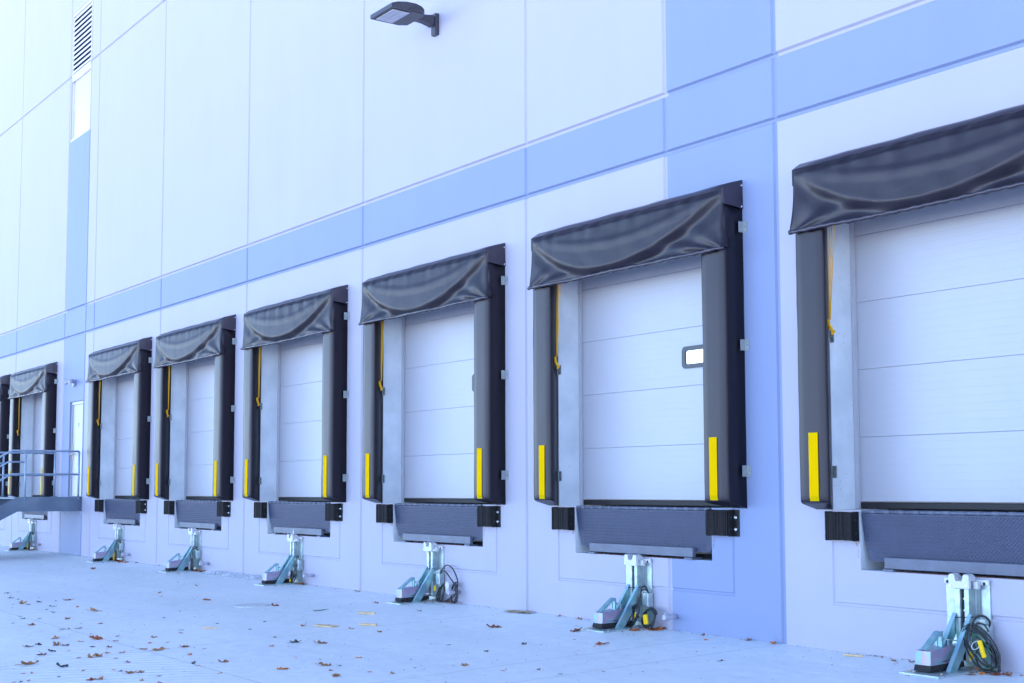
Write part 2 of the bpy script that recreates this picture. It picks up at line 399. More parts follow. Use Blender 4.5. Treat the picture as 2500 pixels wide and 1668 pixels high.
# ------------------------------------------------------------------ bay parts, built once at x = 0 = centre of the bay
P = 0.23
def pad_mesh(s):
    mb = MB()
    sec = [(-1.55, 0.0), (-1.535, -P+.03), (-1.53, -P+.012), (-1.518, -P), (-1.44, -P-.004), (-1.30, -P-.004), (-1.228, -P), (-1.213, -P+.012), (-1.212, -P+.03), (-1.372, 0.0)]
    rings = []
    zs = [1.20, 1.212, 1.24, 1.30, 1.5, 1.75, 2.0, 2.25, 2.5, 2.75, 3.0, 3.3, 3.6, 3.9, 4.10]
    rnd = random.Random(3 if s < 0 else 8)
    for k, z in enumerate(zs):
        ring = []
        for (x, y) in sec:
            f = min(1, abs(y)/P); zz = z; yy = y; xx = x
            if k < 4:
                zz = 1.20 + .062*f**1.6 + (0, .010, .03, .08)[k]*(1-.2*f)
                sh = (0.014, .005, .001, 0)[k]
                yy = y + sh*f
            else:
                yy = y + (rnd.random()-.5)*.006*f; xx = x + (rnd.random()-.5)*.004
            ring.append(mb.v((-s*xx if s > 0 else xx, yy, zz)))
        rings.append(ring)
    n = len(sec)
    for a, b_ in zip(rings[:-1], rings[1:]):
        for i in range(n): mb.face([a[i], a[(i+1) % n], b_[(i+1) % n], b_[i]], True)
    mb.face(rings[0]); mb.face(rings[-1])
    return mb
def clip_mesh(x, z, dirx):
    """L clip: one leaf on the wall, one on the side of the pad"""
    mb = MB(); a, b_ = sorted((x, x+dirx*.058))
    mb.box(a, b_, -.006, -.001, z-.052, z+.052)
    a, b_ = sorted((x+dirx*.002, x+dirx*.007)); mb.box(a, b_, -.062, -.0065, z-.052, z+.052)
    for dz in (-.032, .032): mb.cyl((x+dirx*.0071, -.036, z+dz), (x+dirx*.012, -.036, z+dz), .007, 8)
    mb.cyl((x+dirx*.036, -.0061, z), (x+dirx*.036, -.018, z), .010, 8)
    return mb
def make_seal():
    root = empty('dock_seal')
    for s in (-1, 1):
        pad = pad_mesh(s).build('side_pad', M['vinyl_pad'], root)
        t = MB(); zs = [1.275, 1.29, 1.32, 1.5, 1.86]
        for k in range(4):
            z0, z1 = zs[k], zs[k+1]
            o0 = .010 if k == 0 else (.006 if k == 1 else 0); o1 = .006 if k == 0 else 0
            x0 = s*1.355-.052; x1 = s*1.355+.052
            y0, y1 = -P-.0095+o0*.6, -P-.0095+o1*.6
            t.quad((x0, y0, z0), (x1, y0, z0), (x1, y1, z1), (x0, y1, z1))
        bmesh.ops.solidify(t.bm, geom=t.bm.faces[:], thickness=.003)
        t.build('yellow_strip', M['yellow'], pad)
        for z in (1.545, 2.72, 3.835):
            clip_mesh(s*1.5535, z, s).build('clip', M['clip'], pad)
            clip_mesh(s*1.366, z-.02, -s).build('clip', M['clip'], pad)
    mb = MB()                               # top and side flaps of the header
    n = 12
    top = [(-1.55+3.10*i/n) for i in range(n+1)]
    A = [mb.v((x, -.001, 4.285)) for x in top]; B = [mb.v((x, -.12, 4.252-.004*math.sin(i*2.1))) for i, x in enumerate(top)]; C = [mb.v((x*.9905, -P-.006, 4.178)) for x in top]
    for i in range(n):
        mb.face([A[i], A[i+1], B[i+1], B[i]], True); mb.face([B[i], B[i+1], C[i+1], C[i]], True)
    for s in (-1, 1):
        mb.quad((s*1.556, -.001, 4.284), (s*1.553, -.12, 4.250), (s*1.555, -.12, 4.025), (s*1.560, -.001, 4.006))
        mb.quad((s*1.553, -.12, 4.250), (s*1.537, -P-.006, 4.177), (s*1.540, -P-.004, 4.04), (s*1.555, -.12, 4.025))
    bmesh.ops.remove_doubles(mb.bm, verts=mb.bm.verts[:], dist=.0045)
    bmesh.ops.solidify(mb.bm, geom=mb.bm.faces[:], thickness=.004)
    hd = mb.build('header_cover', M['vinyl'], root)
    for s in (-1, 1):
        for z in (4.232, 4.03):
            mb = MB(); mb.cyl((s*1.553, -.018, z), (s*1.566, -.018, z), .010, 8); mb.build('screw', M['bolt'], hd)
    mb = MB(); mb.box(-1.36, 1.36, -P+.04, -.002, 3.80, 4.14, .02); mb.build('header_pad', M['vinyl'], root)
    o = bpy.data.objects.new('head_curtain', curtain_data(0)); COL.objects.link(o); o.parent = root
    return root
def curtain_data(seed):
    rnd = random.Random(seed*7+3); mb = MB(); nx, nz = 96, 44
    amp = .055*(.9+.25*rnd.random()); s0 = .40+.10*rnd.random(); tl = .84+.05*rnd.random()
    ph = [rnd.random()*6.28 for _ in range(8)]; fr = [26+rnd.random()*10, 57+rnd.random()*12, 95+rnd.random()*15]
    sg = [(rnd.random(), .1+.3*rnd.random()) for _ in range(6)]
    fine = [(rnd.choice((-1, 1))*rnd.uniform(18, 60), rnd.uniform(-9, 9), rnd.uniform(.0006, .0016), rnd.random()*6.28) for _ in range(6)]
    def arc(s, tl, s0):
        return tl*(1-((s-s0)/(1-s0))**2) if s > s0 else tl*(1-((s0-s)/s0)**2.1)
    def sm(a, b, x):
        x = max(0, min(1, (x-a)/(b-a))); return x*x*(3-2*x)
    rows = []
    for j in range(nz+1):
        t = j/nz; row = []
        for i in range(nx+1):
            s = i/nx
            hw = 1.53 + .028*t**3 - .012*math.sin(math.pi*t)
            x = -hw + 2*hw*s
            y = -P-.008 - .020*t
            u = t - arc(s, tl, s0)
            env = min(1, math.sin(math.pi*min(1, max(0, s)))**.45*1.05)
            w1 = 1.05
            g = 0
            if u < 0: g = 1
            else: g = 1-sm(0.0, .20, u)*(1-.45*sm(.2, .5, u))
            g *= sm(-.02, .13, t)
            y -= amp*env*g
            # second, shallower swag and a fan of creases from the lower corners
            u2 = t - arc(s, tl*.52, s0+.06)
            y -= .006*env*(sm(-.12, 0, u2) if u2 < 0 else 1-sm(0, .16, u2))
            for (fs, ft, fa, fp) in fine:
                y += fa*env*math.sin(fs*s+ft*t+fp)*math.exp(-((t-.5-.4*math.sin(fp))/.3)**2)
            low = sm(0.02, .2, u)
            dl = math.hypot(s*1.6, 1.04-t); dr = math.hypot((1-s)*1.6, 1.04-t)
            al = math.atan2(1.04-t, s*1.6+.001); ar = math.atan2(1.04-t, (1-s)*1.6+.001)
            y += low*.010*(math.sin(al*9+ph[0])*math.exp(-dl*1.5) + math.sin(ar*10+ph[1])*math.exp(-dr*1.3))
            y += low*.009*math.sin(s*fr[0]+t*(7 if s < .5 else -9)+ph[2])*math.sin(math.pi*s)
            # gathers below the top stitching
            gt = math.exp(-t*5.5)*(1-math.exp(-t*30))
            y += gt*.014*(math.sin(s*fr[1]+ph[3])*.6+math.sin(s*fr[2]+ph[4])*.4)
            for (q, wd) in sg:                       # fine vertical crease marks
                y += .0028*math.exp(-((s-q-.02*t)/.006)**2)*sm(.05, .2, t)*(1-sm(.6, .9, t))
            z = 4.18 - .558*t - .006*math.sin(math.pi*s)*t + .003*math.sin(s*9+ph[5])*t*t
            row.append(mb.v((x, y, z)))
        rows.append(row)
    for a, b_ in zip(rows[:-1], rows[1:]):
        for i in range(nx): mb.face([a[i], a[i+1], b_[i+1], b_[i]], True)
    for a in (0, nx):                                # returns at both ends
        e = [r[a] for r in rows]; q = [mb.v((v.co.x*(1.0), -P+.075-.02*k/nz, v.co.z)) for k, v in enumerate(e)]
        for k in range(nz): mb.face([e[k], e[k+1], q[k+1], q[k]], True)
    bmesh.ops.solidify(mb.bm, geom=mb.bm.faces[:], thickness=.003)
    hem = [(v.co.x, v.co.y-.002, v.co.z-.004+.003*math.sin(i*1.7)) for i, v in enumerate(rows[-1])]
    mb.tube(hem, [.019+.0025*math.sin(i*.9+ph[6]) for i in range(nx+1)], 8)
    bmesh.ops.recalc_face_normals(mb.bm, faces=mb.bm.faces[:])
    me = bpy.data.meshes.new('head_curtain'); mb.bm.to_mesh(me); mb.bm.free(); me.materials.append(M['vinyl'])
    return me

def rrect(x0, x1, z0, z1, r, n=5):
    pts = []
    for cx, cz, a0 in ((x1-r, z1-r, 0), (x0+r, z1-r, 90), (x0+r, z0+r, 180), (x1-r, z0+r, 270)):
        for k in range(n+1):
            a = R(a0+90*k/n); pts.append((cx+r*math.cos(a), cz+r*math.sin(a)))
    return pts
def make_door():
    root = empty('overhead_door')
    YD = 0.312
    for k in range(5):                      # five insulated sections with pressed ribs
        z0 = 1.235 + .5945*k if k else 1.268
        z1 = 1.235 + .5945*(k+1); mb = MB()
        prof = [(YD+.045, z0), (YD+.004, z0), (YD, z0+.004)]
        zz = z0 + .035
        while zz < z1-.045:
            prof += [(YD, zz), (YD+.0006, zz+.004), (YD+.0006, zz+.006), (YD, zz+.010)]; zz += .066
        prof += [(YD, z1-.005), (YD+.004, z1-.0015), (YD+.045, z1-.0015)]
        a = [mb.v((-1.42, y, z)) for y, z in prof]; b_ = [mb.v((1.42, y, z)) for y, z in prof]
        for i in range(len(prof)-1): mb.face([a[i], b_[i], b_[i+1], a[i+1]])
        mb.build('door_section', M['cream'], root)
    mb = MB(); mb.box(-1.42, 1.42, YD-.006, YD+.04, 1.206, 1.262, .008); mb.build('bottom_seal', M['dark'], root)
    for s in (-1, 1):                       # angle at the jamb
        mb = MB(); a, b_ = sorted((s*1.357, s*1.318)); mb.box(a, b_, YD-.030, YD-.004, 1.206, 4.14); mb.build('jamb_trim', M['cream'], root)
    return root
def door_window(root, dx=0):
    YD = 0.312
    mb = MB(); o = rrect(.345+dx, .985+dx, 2.60, 2.825, .05); i_ = rrect(.393+dx, .937+dx, 2.645, 2.78, .025)
    for y0, y1, ring in ((YD-.016, YD-.016, None),):
        O = [mb.v((x, y0, z)) for x, z in o]; I = [mb.v((x, y0, z)) for x, z in i_]
        O2 = [mb.v((x, YD+.001, z)) for x, z in o]; I2 = [mb.v((x, YD+.001, z)) for x, z in i_]
        n = len(o)
        for k in range(n):
            q = (k+1) % n
            mb.face([O[k], O[q], I[q], I[k]]); mb.face([O[k], O[q], O2[q], O2[k]], True); mb.face([I[k], I[q], I2[q], I2[k]], True)
    w = mb.build('window', M['lamp'], root)
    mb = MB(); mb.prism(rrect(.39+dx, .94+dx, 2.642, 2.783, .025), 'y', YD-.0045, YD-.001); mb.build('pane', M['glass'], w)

def make_leveler():
    root = empty('dock_leveler')
    mb = MB()                               # hanging lip of checker plate
    zt, zb_ = 1.170, 0.772
    def lp(x, z, o=0):                      # plate leans back a little as it hangs
        f = (zt-z)/(zt-zb_); return (x, 0.004+.032*f-o, z)
    out = [(-1.055, zt), (1.055, zt), (1.050, .95), (1.035, .82), (1.015, .785), (.985, zb_), (-.975, zb_), (-1.0, .79), (-1.012, .83), (-1.04, .95)]
    A = [mb.v(lp(x, z)) for x, z in out]; B = [mb.v(lp(x, z, -.022)) for x, z in out]
    n = len(out); mb.face(A); mb.face(B[::-1])
    for i in range(n): mb.face([A[i], A[(i+1) % n], B[(i+1) % n], B[i]])
    r = 0; z = zt-.02
    while z > zb_+.012:
        x = -1.03 + (.018 if r % 2 else 0)
        lim = 1.02 if z > .86 else .965
        while x < lim:
            if x > -lim:
                dx, dz = (.0085, .0085) if r % 2 else (.0085, -.0085)
                if not r % 2: dx, dz = .0085, .0085
                else: dx, dz = .0085, -.0085
                px_, pz = .0028, -.0028*(1 if dz > 0 else -1)
                a = mb.v(lp(x-dx, z-dz, .0002)); c = mb.v(lp(x+dx, z+dz, .0002))
                b1 = mb.v(lp(x+px_, z+pz, .0002)); b2 = mb.v(lp(x-px_, z-pz, .0002)); t = mb.v(lp(x, z, .0050))
                for q in ((a, b1, t), (b1, c, t), (c, b2, t), (b2, a, t)): mb.face(q)
            x += .036
        z -= .0165; r += 1
    mb.build('lip', M['lip'], root)
    mb = MB(); mb.tube([(-1.05, .012, 1.186), (1.05, .012, 1.186)], .013, 10)
    for i in range(14):
        x = -.98+i*.15; mb.cyl((x, .012, 1.186), (x+.075, .012, 1.186), .0165, 10)
    mb.build('hinge', M['keeper'], root)
    mb = MB(); mb.box(-1.055, 1.055, .034, .88, 1.180, 1.197); mb.build('deck', M['lip'], root)
    mb = MB(); mb.box(-.81, .81, -.012, .03, .722, .812, .004)
    k = mb.build('keeper_bar', M['keeper'], root)
    for s in (-1, 1):
        mb = MB(); mb.box(s*.76-.055, s*.76+.055, -.030, .10, .700, .7185, .003); mb.build('keeper_foot', M['keeper'], k)
    mb = MB(); mb.box(-.70, .70, -.003, .05, .6985, .704); mb.build('rusty_sill', M['rust'], k)
    return root

def make_bumper(s):
    root = empty('dock_bumper')
    mb = MB(); x = 1.083; rnd = random.Random(5); i = 0
    while x < 1.372:
        w = .0085+.004*rnd.random()
        a, b_ = sorted((s*x, s*min(x+w, 1.376))); yo = -.088-.006*rnd.random()
        mb.box(a, b_, yo, -.004, .943+.006*rnd.random(), 1.184-.007*rnd.random()); x += w+.0012; i += 1
    mb.build('rubber_block', M['rubber'], root)
    mb = MB(); mb.face([mb.v((s*x_, -.0015, z_)) for x_, z_ in ((1.078, .938), (1.135, .938), (1.118, .905), (1.104, .86), (1.096, .79), (1.088, .79), (1.083, .87))]); mb.build('rust_stain', M['stain'], root)
    for q, sg in ((1.0775, -1), (1.377, 1)):
        mb = MB(); a, b_ = sorted((s*q, s*(q+.006))); mb.box(a, b_, -.080, -.003, .938, 1.187)
        if sg > 0:
            a, b_ = sorted((s*(q+.0065), s*1.448)); mb.box(a, b_, -.010, -.001, .938, 1.187)
        an = mb.build('mounting_angle', M['steel_black'], root)
        for z in (1.005, 1.115):
            if sg > 0:
                mb = MB(); mb.cyl((s*1.418, -.010, z), (s*1.418, -.030, z), .016, 10); mb.cyl((s*1.418, -.030, z), (s*1.418, -.040, z), .008, 8); mb.build('bolt', M['bolt'], an)
            mb = MB(); e = s*(q + (.006 if sg > 0 else 0)); e2 = s*(q + (.010 if sg > 0 else -.004)); mb.cyl((e, -.045, z), (e2, -.045, z), .009, 8); mb.build('rod_end', M['rod_end'], an)
    return root

def coil(c, a, b_, ang, turns, seed, tilt=.25, jit=.012):
    rnd = random.Random(seed); pts = []; N = int(turns*14)
    ph = [rnd.random()*6.28 for _ in range(4)]
    for i in range(N+1):
        th = 2*math.pi*i/14; k = i/14
        ra = a*(1+.10*math.sin(k*2.3+ph[0])); rb = b_*(1+.14*math.sin(k*1.7+ph[1]))
        u = ra*math.cos(th)+jit*math.sin(k*3+ph[2]); w = rb*math.sin(th)+jit*math.cos(k*2.2+ph[3])
        pts.append((c[0]+u*math.cos(ang)-w*math.sin(ang), c[1]+tilt*w-.006*k, max(.012, c[2]+u*math.sin(ang)+w*math.cos(ang))))
    return pts
def tag_plate(p, w, h, rot, th=.004):
    mb = MB(); pts = rrect(-w/2, w/2, -h/2, h/2, min(w, h)*.2, 3); c, s_ = math.cos(rot), math.sin(rot)
    mb.prism([(p[0]+x*c-z*s_, p[2]+x*s_+z*c) for x, z in pts], 'y', p[1], p[1]+th); return mb
def make_restraint(var):
    root = empty('vehicle_restraint'); Z = M['zinc']
    mb = MB(); mb.box(-.20, .20, -.012, -.0005, -.01, .655); wp = mb.build('wall_plate', Z, root)
    mb = MB(); mb.box(-.205, .205, -.034, -.0125, .640, .682, .003); mb.build('top_bar', M['hook'], wp)
    for x, z in ((-.172, .652), (.165, .652)):
        mb = MB(); mb.cyl((x, -.033, z), (x, -.0355, z), .013, 12); mb.build('bolt_hole', M['dark'], wp)
    for x, z in ((-.10, .40), (.115, .385), (.115, .30), (-.15, .12)):
        mb = MB(); mb.cyl((x, -.012, z), (x, -.03, z), .015, 6); mb.build('bolt', M['bolt'], wp)
    mb = MB()                               # upright guide: two lipped channels and the dark slot
    for s in (-1, 1):
        a, b_ = sorted((s*.062, s*.026)); mb.box(a, b_, -.088, -.0125, .05, .608, .003)
        a, b_ = sorted((s*.026, s*.020)); mb.box(a, b_, -.086, -.060, .05, .606)
    g = mb.build('guide_column', Z, root)
    mb = MB(); mb.box(-.0255, .0255, -.058, -.04, .06, .60); mb.build('slot', M['dark'], g)
    for z in (.53, .44, .34, .27):
        mb = MB(); mb.cyl((-.002, -.058, z), (-.002, -.061, z), .008, 8); mb.build('slot_bolt', M['bolt'], g)
    out = [(-.094, .610), (.094, .610)]     # two-pronged hook
    def prong(x0, x1, zt):
        r = .020; return [(x1, zt-r)] + [(x1-r+r*math.cos(R(a)), zt-r+r*math.sin(R(a))) for a in (30, 60, 90)] + [(x0+r+r*math.cos(R(a)), zt-r+r*math.sin(R(a))) for a in (90, 120, 150)] + [(x0, zt-r)]
    out += prong(.036, .094, .722) + [(.036, .676), (.024, .662), (-.024, .662), (-.036, .676)] + prong(-.094, -.036, .722)
    mb = MB(); mb.prism(out, 'y', -.125, -.095, .004)
    for s in (-1, 1): mb.prism([(-.0945, .672), (-.0945, .715), (-.07, .725), (-.035, .700), (-.035, .672)], 'x', s*.065-.026, s*.065+.026)
    hk = mb.build('hook', M['hook'], root)
    for x in (-.072, .072):
        mb = MB(); mb.cyl((x, -.125, .632), (x, -.130, .632), .007, 8); mb.build('hook_pin', M['bolt'], hk)
    mb = MB(); mb.box(.095, .135, -.075, -.0345, .610, .668, .006); mb.build('side_lug', M['hook'], root)
    mb = MB(); mb.tube([(.105, -.032, .36), (.105, -.032, .60), (.108, -.045, .615)], .0085, 8); mb.build('conduit', M['clip'], root)
    mb = MB(); mb.box(.082, .128, -.07, -.013, .325, .375, .006); mb.cyl((.105, -.07, .35), (.105, -.085, .35), .018, 6); mb.build('valve', Z, root)
    for s in (-1, 1):                       # slanted braces
        mb = MB(); a, b_ = sorted((s*.066, s*.078))
        mb.prism([(-.07, .415), (-.090, .415), (-.375, -.004), (-.275, -.002), (-.07, .275)], 'x', a, b_, .002)
        mb.prism([(-.088, .418), (-.094, .413), (-.381, -.006), (-.374, -.004)], 'x', s*.070-.018, s*.070+.018)
        mb.build('brace', M['zinc_arm'], root)
    gy = lambda y: SLOPE*y
    mb = MB(); a = [(-.20, -.60), (.16, -.60), (.16, -.06), (-.20, -.06)]
    lo = [mb.v((x, y, gy(y)+.001)) for x, y in a]; hi = [mb.v((x, y, gy(y)+.014)) for x, y in a]
    mb.face(lo[::-1]); mb.face(hi)
    for i in range(4): mb.face([lo[i], lo[(i+1) % 4], hi[(i+1) % 4], hi[i]])
    fp = mb.build('floor_plate', M['zinc'], root)
    for x, y in ((-.16, -.52), (-.10, -.55), (.11, -.5)):
        mb = MB(); mb.cyl((x, y, gy(y)+.014), (x, y, gy(y)+.024), .010, 6); mb.build('bolt', M['brass'], fp)
    BX0, BX1 = -.128, .010
    mb = MB(); mb.prism([(-.10, .095), (-.10, .185), (-.25, .180), (-.495, .156), (-.495, .062), (-.49, .060)], 'x', BX0, BX1, .003)
    mb.prism([(-.11, .062), (-.11, .078), (-.500, .064), (-.500, .050)], 'x', BX0-.004, BX1+.004)
    cb = mb.build('carriage_box', M['zinc_box'], root)
    mb = MB(); n = 0                        # brush skirt: tufts right round the box
    rnd = random.Random(2); per = []
    for i in range(26): per.append((BX0+(BX1-BX0)*i/25, -.497, 0, -1))
    for i in range(60): per.append((BX1+.001, -.497+.385*i/59, 1, 0)); per.append((BX0-.001, -.497+.385*i/59, -1, 0))
    for x, y, ox, oy in per:
        w = .0042; f = .010+.006*rnd.random(); zt = .060+(y+.5)*.03; zb_ = gy(y)+.018+.006*rnd.random()
        tx, ty = -oy, ox
        a0 = (x-tx*w, y-ty*w, zt); a1 = (x+tx*w, y+ty*w, zt)
        b0 = (x-tx*w*1.2+ox*f+(rnd.random()-.5)*.004, y-ty*w*1.2+oy*f, zb_); b1 = (x+tx*w*1.2+ox*f, y+ty*w*1.2+oy*f, zb_)
        c0 = (x-ox*.008, y-oy*.008, zb_); c1 = (x-ox*.008, y-oy*.008, zt)
        A = [mb.v(q) for q in (a0, a1, b1, b0)]; mb.face(A)
        D = [mb.v(q) for q in (a0, b0, c0, c1)]; mb.face(D)
    mb.prism([(-.12, .06), (-.12, .015), (-.488, .002), (-.488, .055)], 'x', BX0+.006, BX1-.006)
    mb.build('brush_skirt', M['bristle'], cb)
    mb = MB()                               # ramp shaped bracket on the box
    cxr = -.062
    for s in (-1, 1):
        mb.prism([(-.492, .158), (-.315, .292), (-.282, .292), (-.282, .166), (-.300, .167), (-.300, .262), (-.322, .262), (-.452, .160)], 'x', cxr+s*.024-.005, cxr+s*.024+.005)
    mb.prism([(-.488, .163), (-.316, .293), (-.311, .286), (-.478, .161)], 'x', cxr-.0185, cxr+.0185)
    mb.box(cxr-.0185, cxr+.0185, -.292, -.283, .170, .285)
    rb = mb.build('ramp_bracket', M['zinc_arm'], cb)
    mb = MB(); mb.tube([(cxr+.015, -.27, .232), (cxr+.03, -.20, .222), (.0, -.10, .205)], .004, 6); mb.cyl((cxr+.015, -.285, .235), (cxr+.015, -.262, .232), .011, 8); mb.build('spring_rod', M['zinc'], cb)
    mb = MB(); mb.box(cxr+.028, cxr+.040, -.236, -.224, .178, .225); mb.build('stop_post', M['zinc'], cb)
    mb = MB(); mb.box(.135, .225, -.085, -.016, .205, .345, .006); mb.box(.10, .185, -.06, -.0125, .345, .385, .004)
    for x in (.155, .18, .205): mb.cyl((x, -.05, .17), (x, -.05, .206), .009, 8)
    mb.build('junction_box', M['zinc'], root)
    mb = MB(); mb.tube([(-.075, -.098, .385), (.03, -.104, .392), (.14, -.10, .402)], .0032, 6); mb.build('tie_rod', M['dark'], root)
    rc = .0072
    def cable(pts, m='cable', r=rc): 
        mb = MB(); mb.tube(pts, r, 6); return mb.build('cable', M[m], root)
    rnd = random.Random(40+var)
    if var == 0:      # oblong bundle slung beside the column
        cable(spline([(.20, -.06, .30), (.235, -.075, .37), (.205, -.11, .415), (.15, -.13, .40), (.115, -.14, .33), (.125, -.15, .28)], 8), r=.009)
        cable(coil((.215, -.14, .165), .205, .075, R(-52), 2.6, 1, .4, .022), r=.0075); cable(coil((.205, -.15, .185), .165, .045, R(-48), 2.2, 5, .4, .02), r=.007)
        cable(coil((.21, -.16, .15), .16, .05, R(-58), 1.3, 9), 'cable_green', .0045)
        cable(spline([(.15, -.14, .34), (.17, -.13, .36), (.22, -.12, .35), (.24, -.10, .30)], 8)); cable(coil((.225, -.12, .105), .105, .085, R(-70), 1.6, 11), r=.0078)
        tag_plate((.235, -.185, .175), .034, .13, R(18), .012).build('warning_tag', M['tag_yellow'], root)
        tag_plate((.125, -.165, .115), .028, .07, R(-8), .010).build('warning_tag', M['tag_yellow'], root)
        mb = MB(); mb.tube(coil((.19, -.175, .19), .03, .05, R(-40), 1.2, 3), .0035, 6); mb.build('cable_tie', M['tie'], root)
    elif var == 1:    # two tall leads down to a tight round coil
        for k in (0, 1): cable(spline([(.205+.012*k, -.06, .33), (.20+.01*k, -.09, .405-.03*k), (.175, -.12, .40-.03*k), (.160-.02*k, -.14, .30), (.150-.02*k, -.15, .19), (.16-.02*k, -.155, .10)], 8), r=.008)
        cable(coil((.30, -.13, .105), .100, .090, R(20), 3.2, 4), r=.0078); cable(coil((.10, -.17, .115), .13, .06, R(52), 2.4, 6), r=.0085)
        cable(coil((.29, -.13, .10), .08, .07, R(60), 1.3, 8), 'cable_green', .0045)
        tag_plate((.275, -.165, .095), .062, .095, R(10), .008).build('warning_tag', M['tag_yellow'], root)
        tag_plate((.118, -.16, .118), .035, .05, R(-15), .01).build('warning_tag', M['tag_yellow'], root)
        mb = MB(); mb.tube(coil((.165, -.17, .14), .03, .012, R(-20), 1.3, 3), .004, 6); mb.build('cable_tie', M['tie'], root)
    elif var == 2:    # wide loose loops and a white paper tag
        cable(spline([(.20, -.05, .34), (.27, -.07, .40), (.38, -.07, .455), (.505, -.07, .417), (.60, -.07, .314), (.62, -.07, .236), (.567, -.07, .118), (.46, -.07, .04), (.364, -.08, .015), (.28, -.09, .012)], 8), r=.008)
        cable(spline([(.20, -.05, .33), (.25, -.08, .365), (.34, -.08, .38), (.47, -.08, .30), (.57, -.08, .22), (.56, -.08, .14), (.46, -.08, .06), (.37, -.09, .016)], 8), r=.008)
        cable(coil((.56, -.075, .115), .125, .10, R(70), 2.3, 4), r=.008); cable(coil((.30, -.10, .10), .13, .065, R(62), 2.6, 7), r=.008)
        cable(spline([(.18, -.05, .17), (.17, -.09, .08), (.22, -.12, .03), (.36, -.12, .015)], 8)); cable(coil((.24, -.09, .10), .085, .035, R(84), 1.7, 17))
        tag_plate((.425, -.105, .185), .085, .135, R(-16), .002).build('paper_tag', M['tie'], root)
        tag_plate((.155, -.11, .16), .03, .065, R(0), .01).build('warning_tag', M['tag_yellow'], root)
        tag_plate((-.045, -.0895, .585), .026, .03, R(0), .001).build('warning_label', M['tag_yellow'], g)
    elif var == 3:    # small rings, one lead swinging right, a bag caught on the hook
        cable(spline([(.20, -.06, .35), (.215, -.10, .41), (.235, -.12, .30), (.26, -.14, .16), (.30, -.16, .10), (.33, -.16, .15), (.28, -.17, .06), (.20, -.17, .02)], 8))
        cable(coil((.15, -.15, .09), .085, .05, R(70), 2.4, 4)); cable(spline([(.19, -.06, .33), (.185, -.12, .2), (.17, -.15, .05)], 8)); cable(coil((.22, -.15, .07), .09, .04, R(30), 1.7, 9))
        mb = MB(); mb.tube(coil((.135, -.185, .155), .032, .03, R(10), 2.2, 12), .006, 6); mb.build('cable', M['tie'], root)
        tag_plate((.115, -.17, .045), .03, .05, R(30), .01).build('warning_tag', M['tag_yellow'], root)
        mb = MB(); mb.prism([(.02, .655), (.075, .655), (.085, .80), (.06, .765)], 'y', -.10, -.097); mb.build('plastic_scrap', M['tie'], root)
    else:             # vertical bunch beside the junction box
        cable(spline([(.20, -.06, .34), (.20, -.09, .41), (.15, -.12, .41), (.11, -.14, .32), (.10, -.15, .22), (.14, -.15, .17)], 8))
        cable(spline([(.20, -.06, .33), (.19, -.10, .385), (.155, -.13, .35), (.15, -.14, .25), (.17, -.15, .1)], 8))
        for k in range(3): cable(coil((.155+.035*k, -.15, .10), .095, .035, R(82+6*k), 1.8, 4+k), r=.008)
        m = 'tag_yellow' if var == 4 else 'tie'
        tag_plate((.085, -.165, .085), .055, .13, R(-10), .02).build('warning_tag', M[m], root)
    return root

def make_rope():
    root = empty('pull_rope'); mb = MB(); X = -1.285
    for k, (a, b_) in enumerate(((.0, .0), (.028, .008), (.06, .014))):
        mb.tube(spline([(X+a+.03, -.085, 3.72), (X+a*.7+.008, -.082, 3.3), (X+b_-.012, -.07, 2.84)], 6), .0040, 6)
    mb.build('strand', M['rope'], root)
    mb = MB()
    kn = coil((X-.012, -.085, 2.805), .024, .040, R(80), 3.2, 5, .5, .006); mb.tube(kn, .0075, 6)
    mb.tube(spline([(X-.01, -.08, 2.80), (X+.015, -.10, 2.765), (X+.05, -.10, 2.735), (X+.075, -.10, 2.725)], 6), .0115, 6)
    mb.tube(spline([(X-.02, -.075, 2.84), (X+.01, -.11, 2.80), (X+.04, -.10, 2.76), (X+.045, -.10, 2.70)], 6), .010, 6)
    mb.build('knot', M['rope'], root)
    return root
def make_pipe():
    root = empty('pipe_outlet'); mb = MB()
    mb.cyl((.555, -.001, .135), (.555, -.115, .135), .024, 14); o = mb.build('pipe', M['pvc'], root)
    mb = MB(); mb.tube([(.555, -.116, .135), (.555, -.165, .135)], .034, 16, caps=False); mb.tube([(.555, -.165, .135), (.555, -.120, .135)], .027, 16, caps=True)
    mb.cyl((.555, -.14, .165), (.555, -.14, .178), .022, 10); mb.build('fitting', M['pvc'], root)
    return root

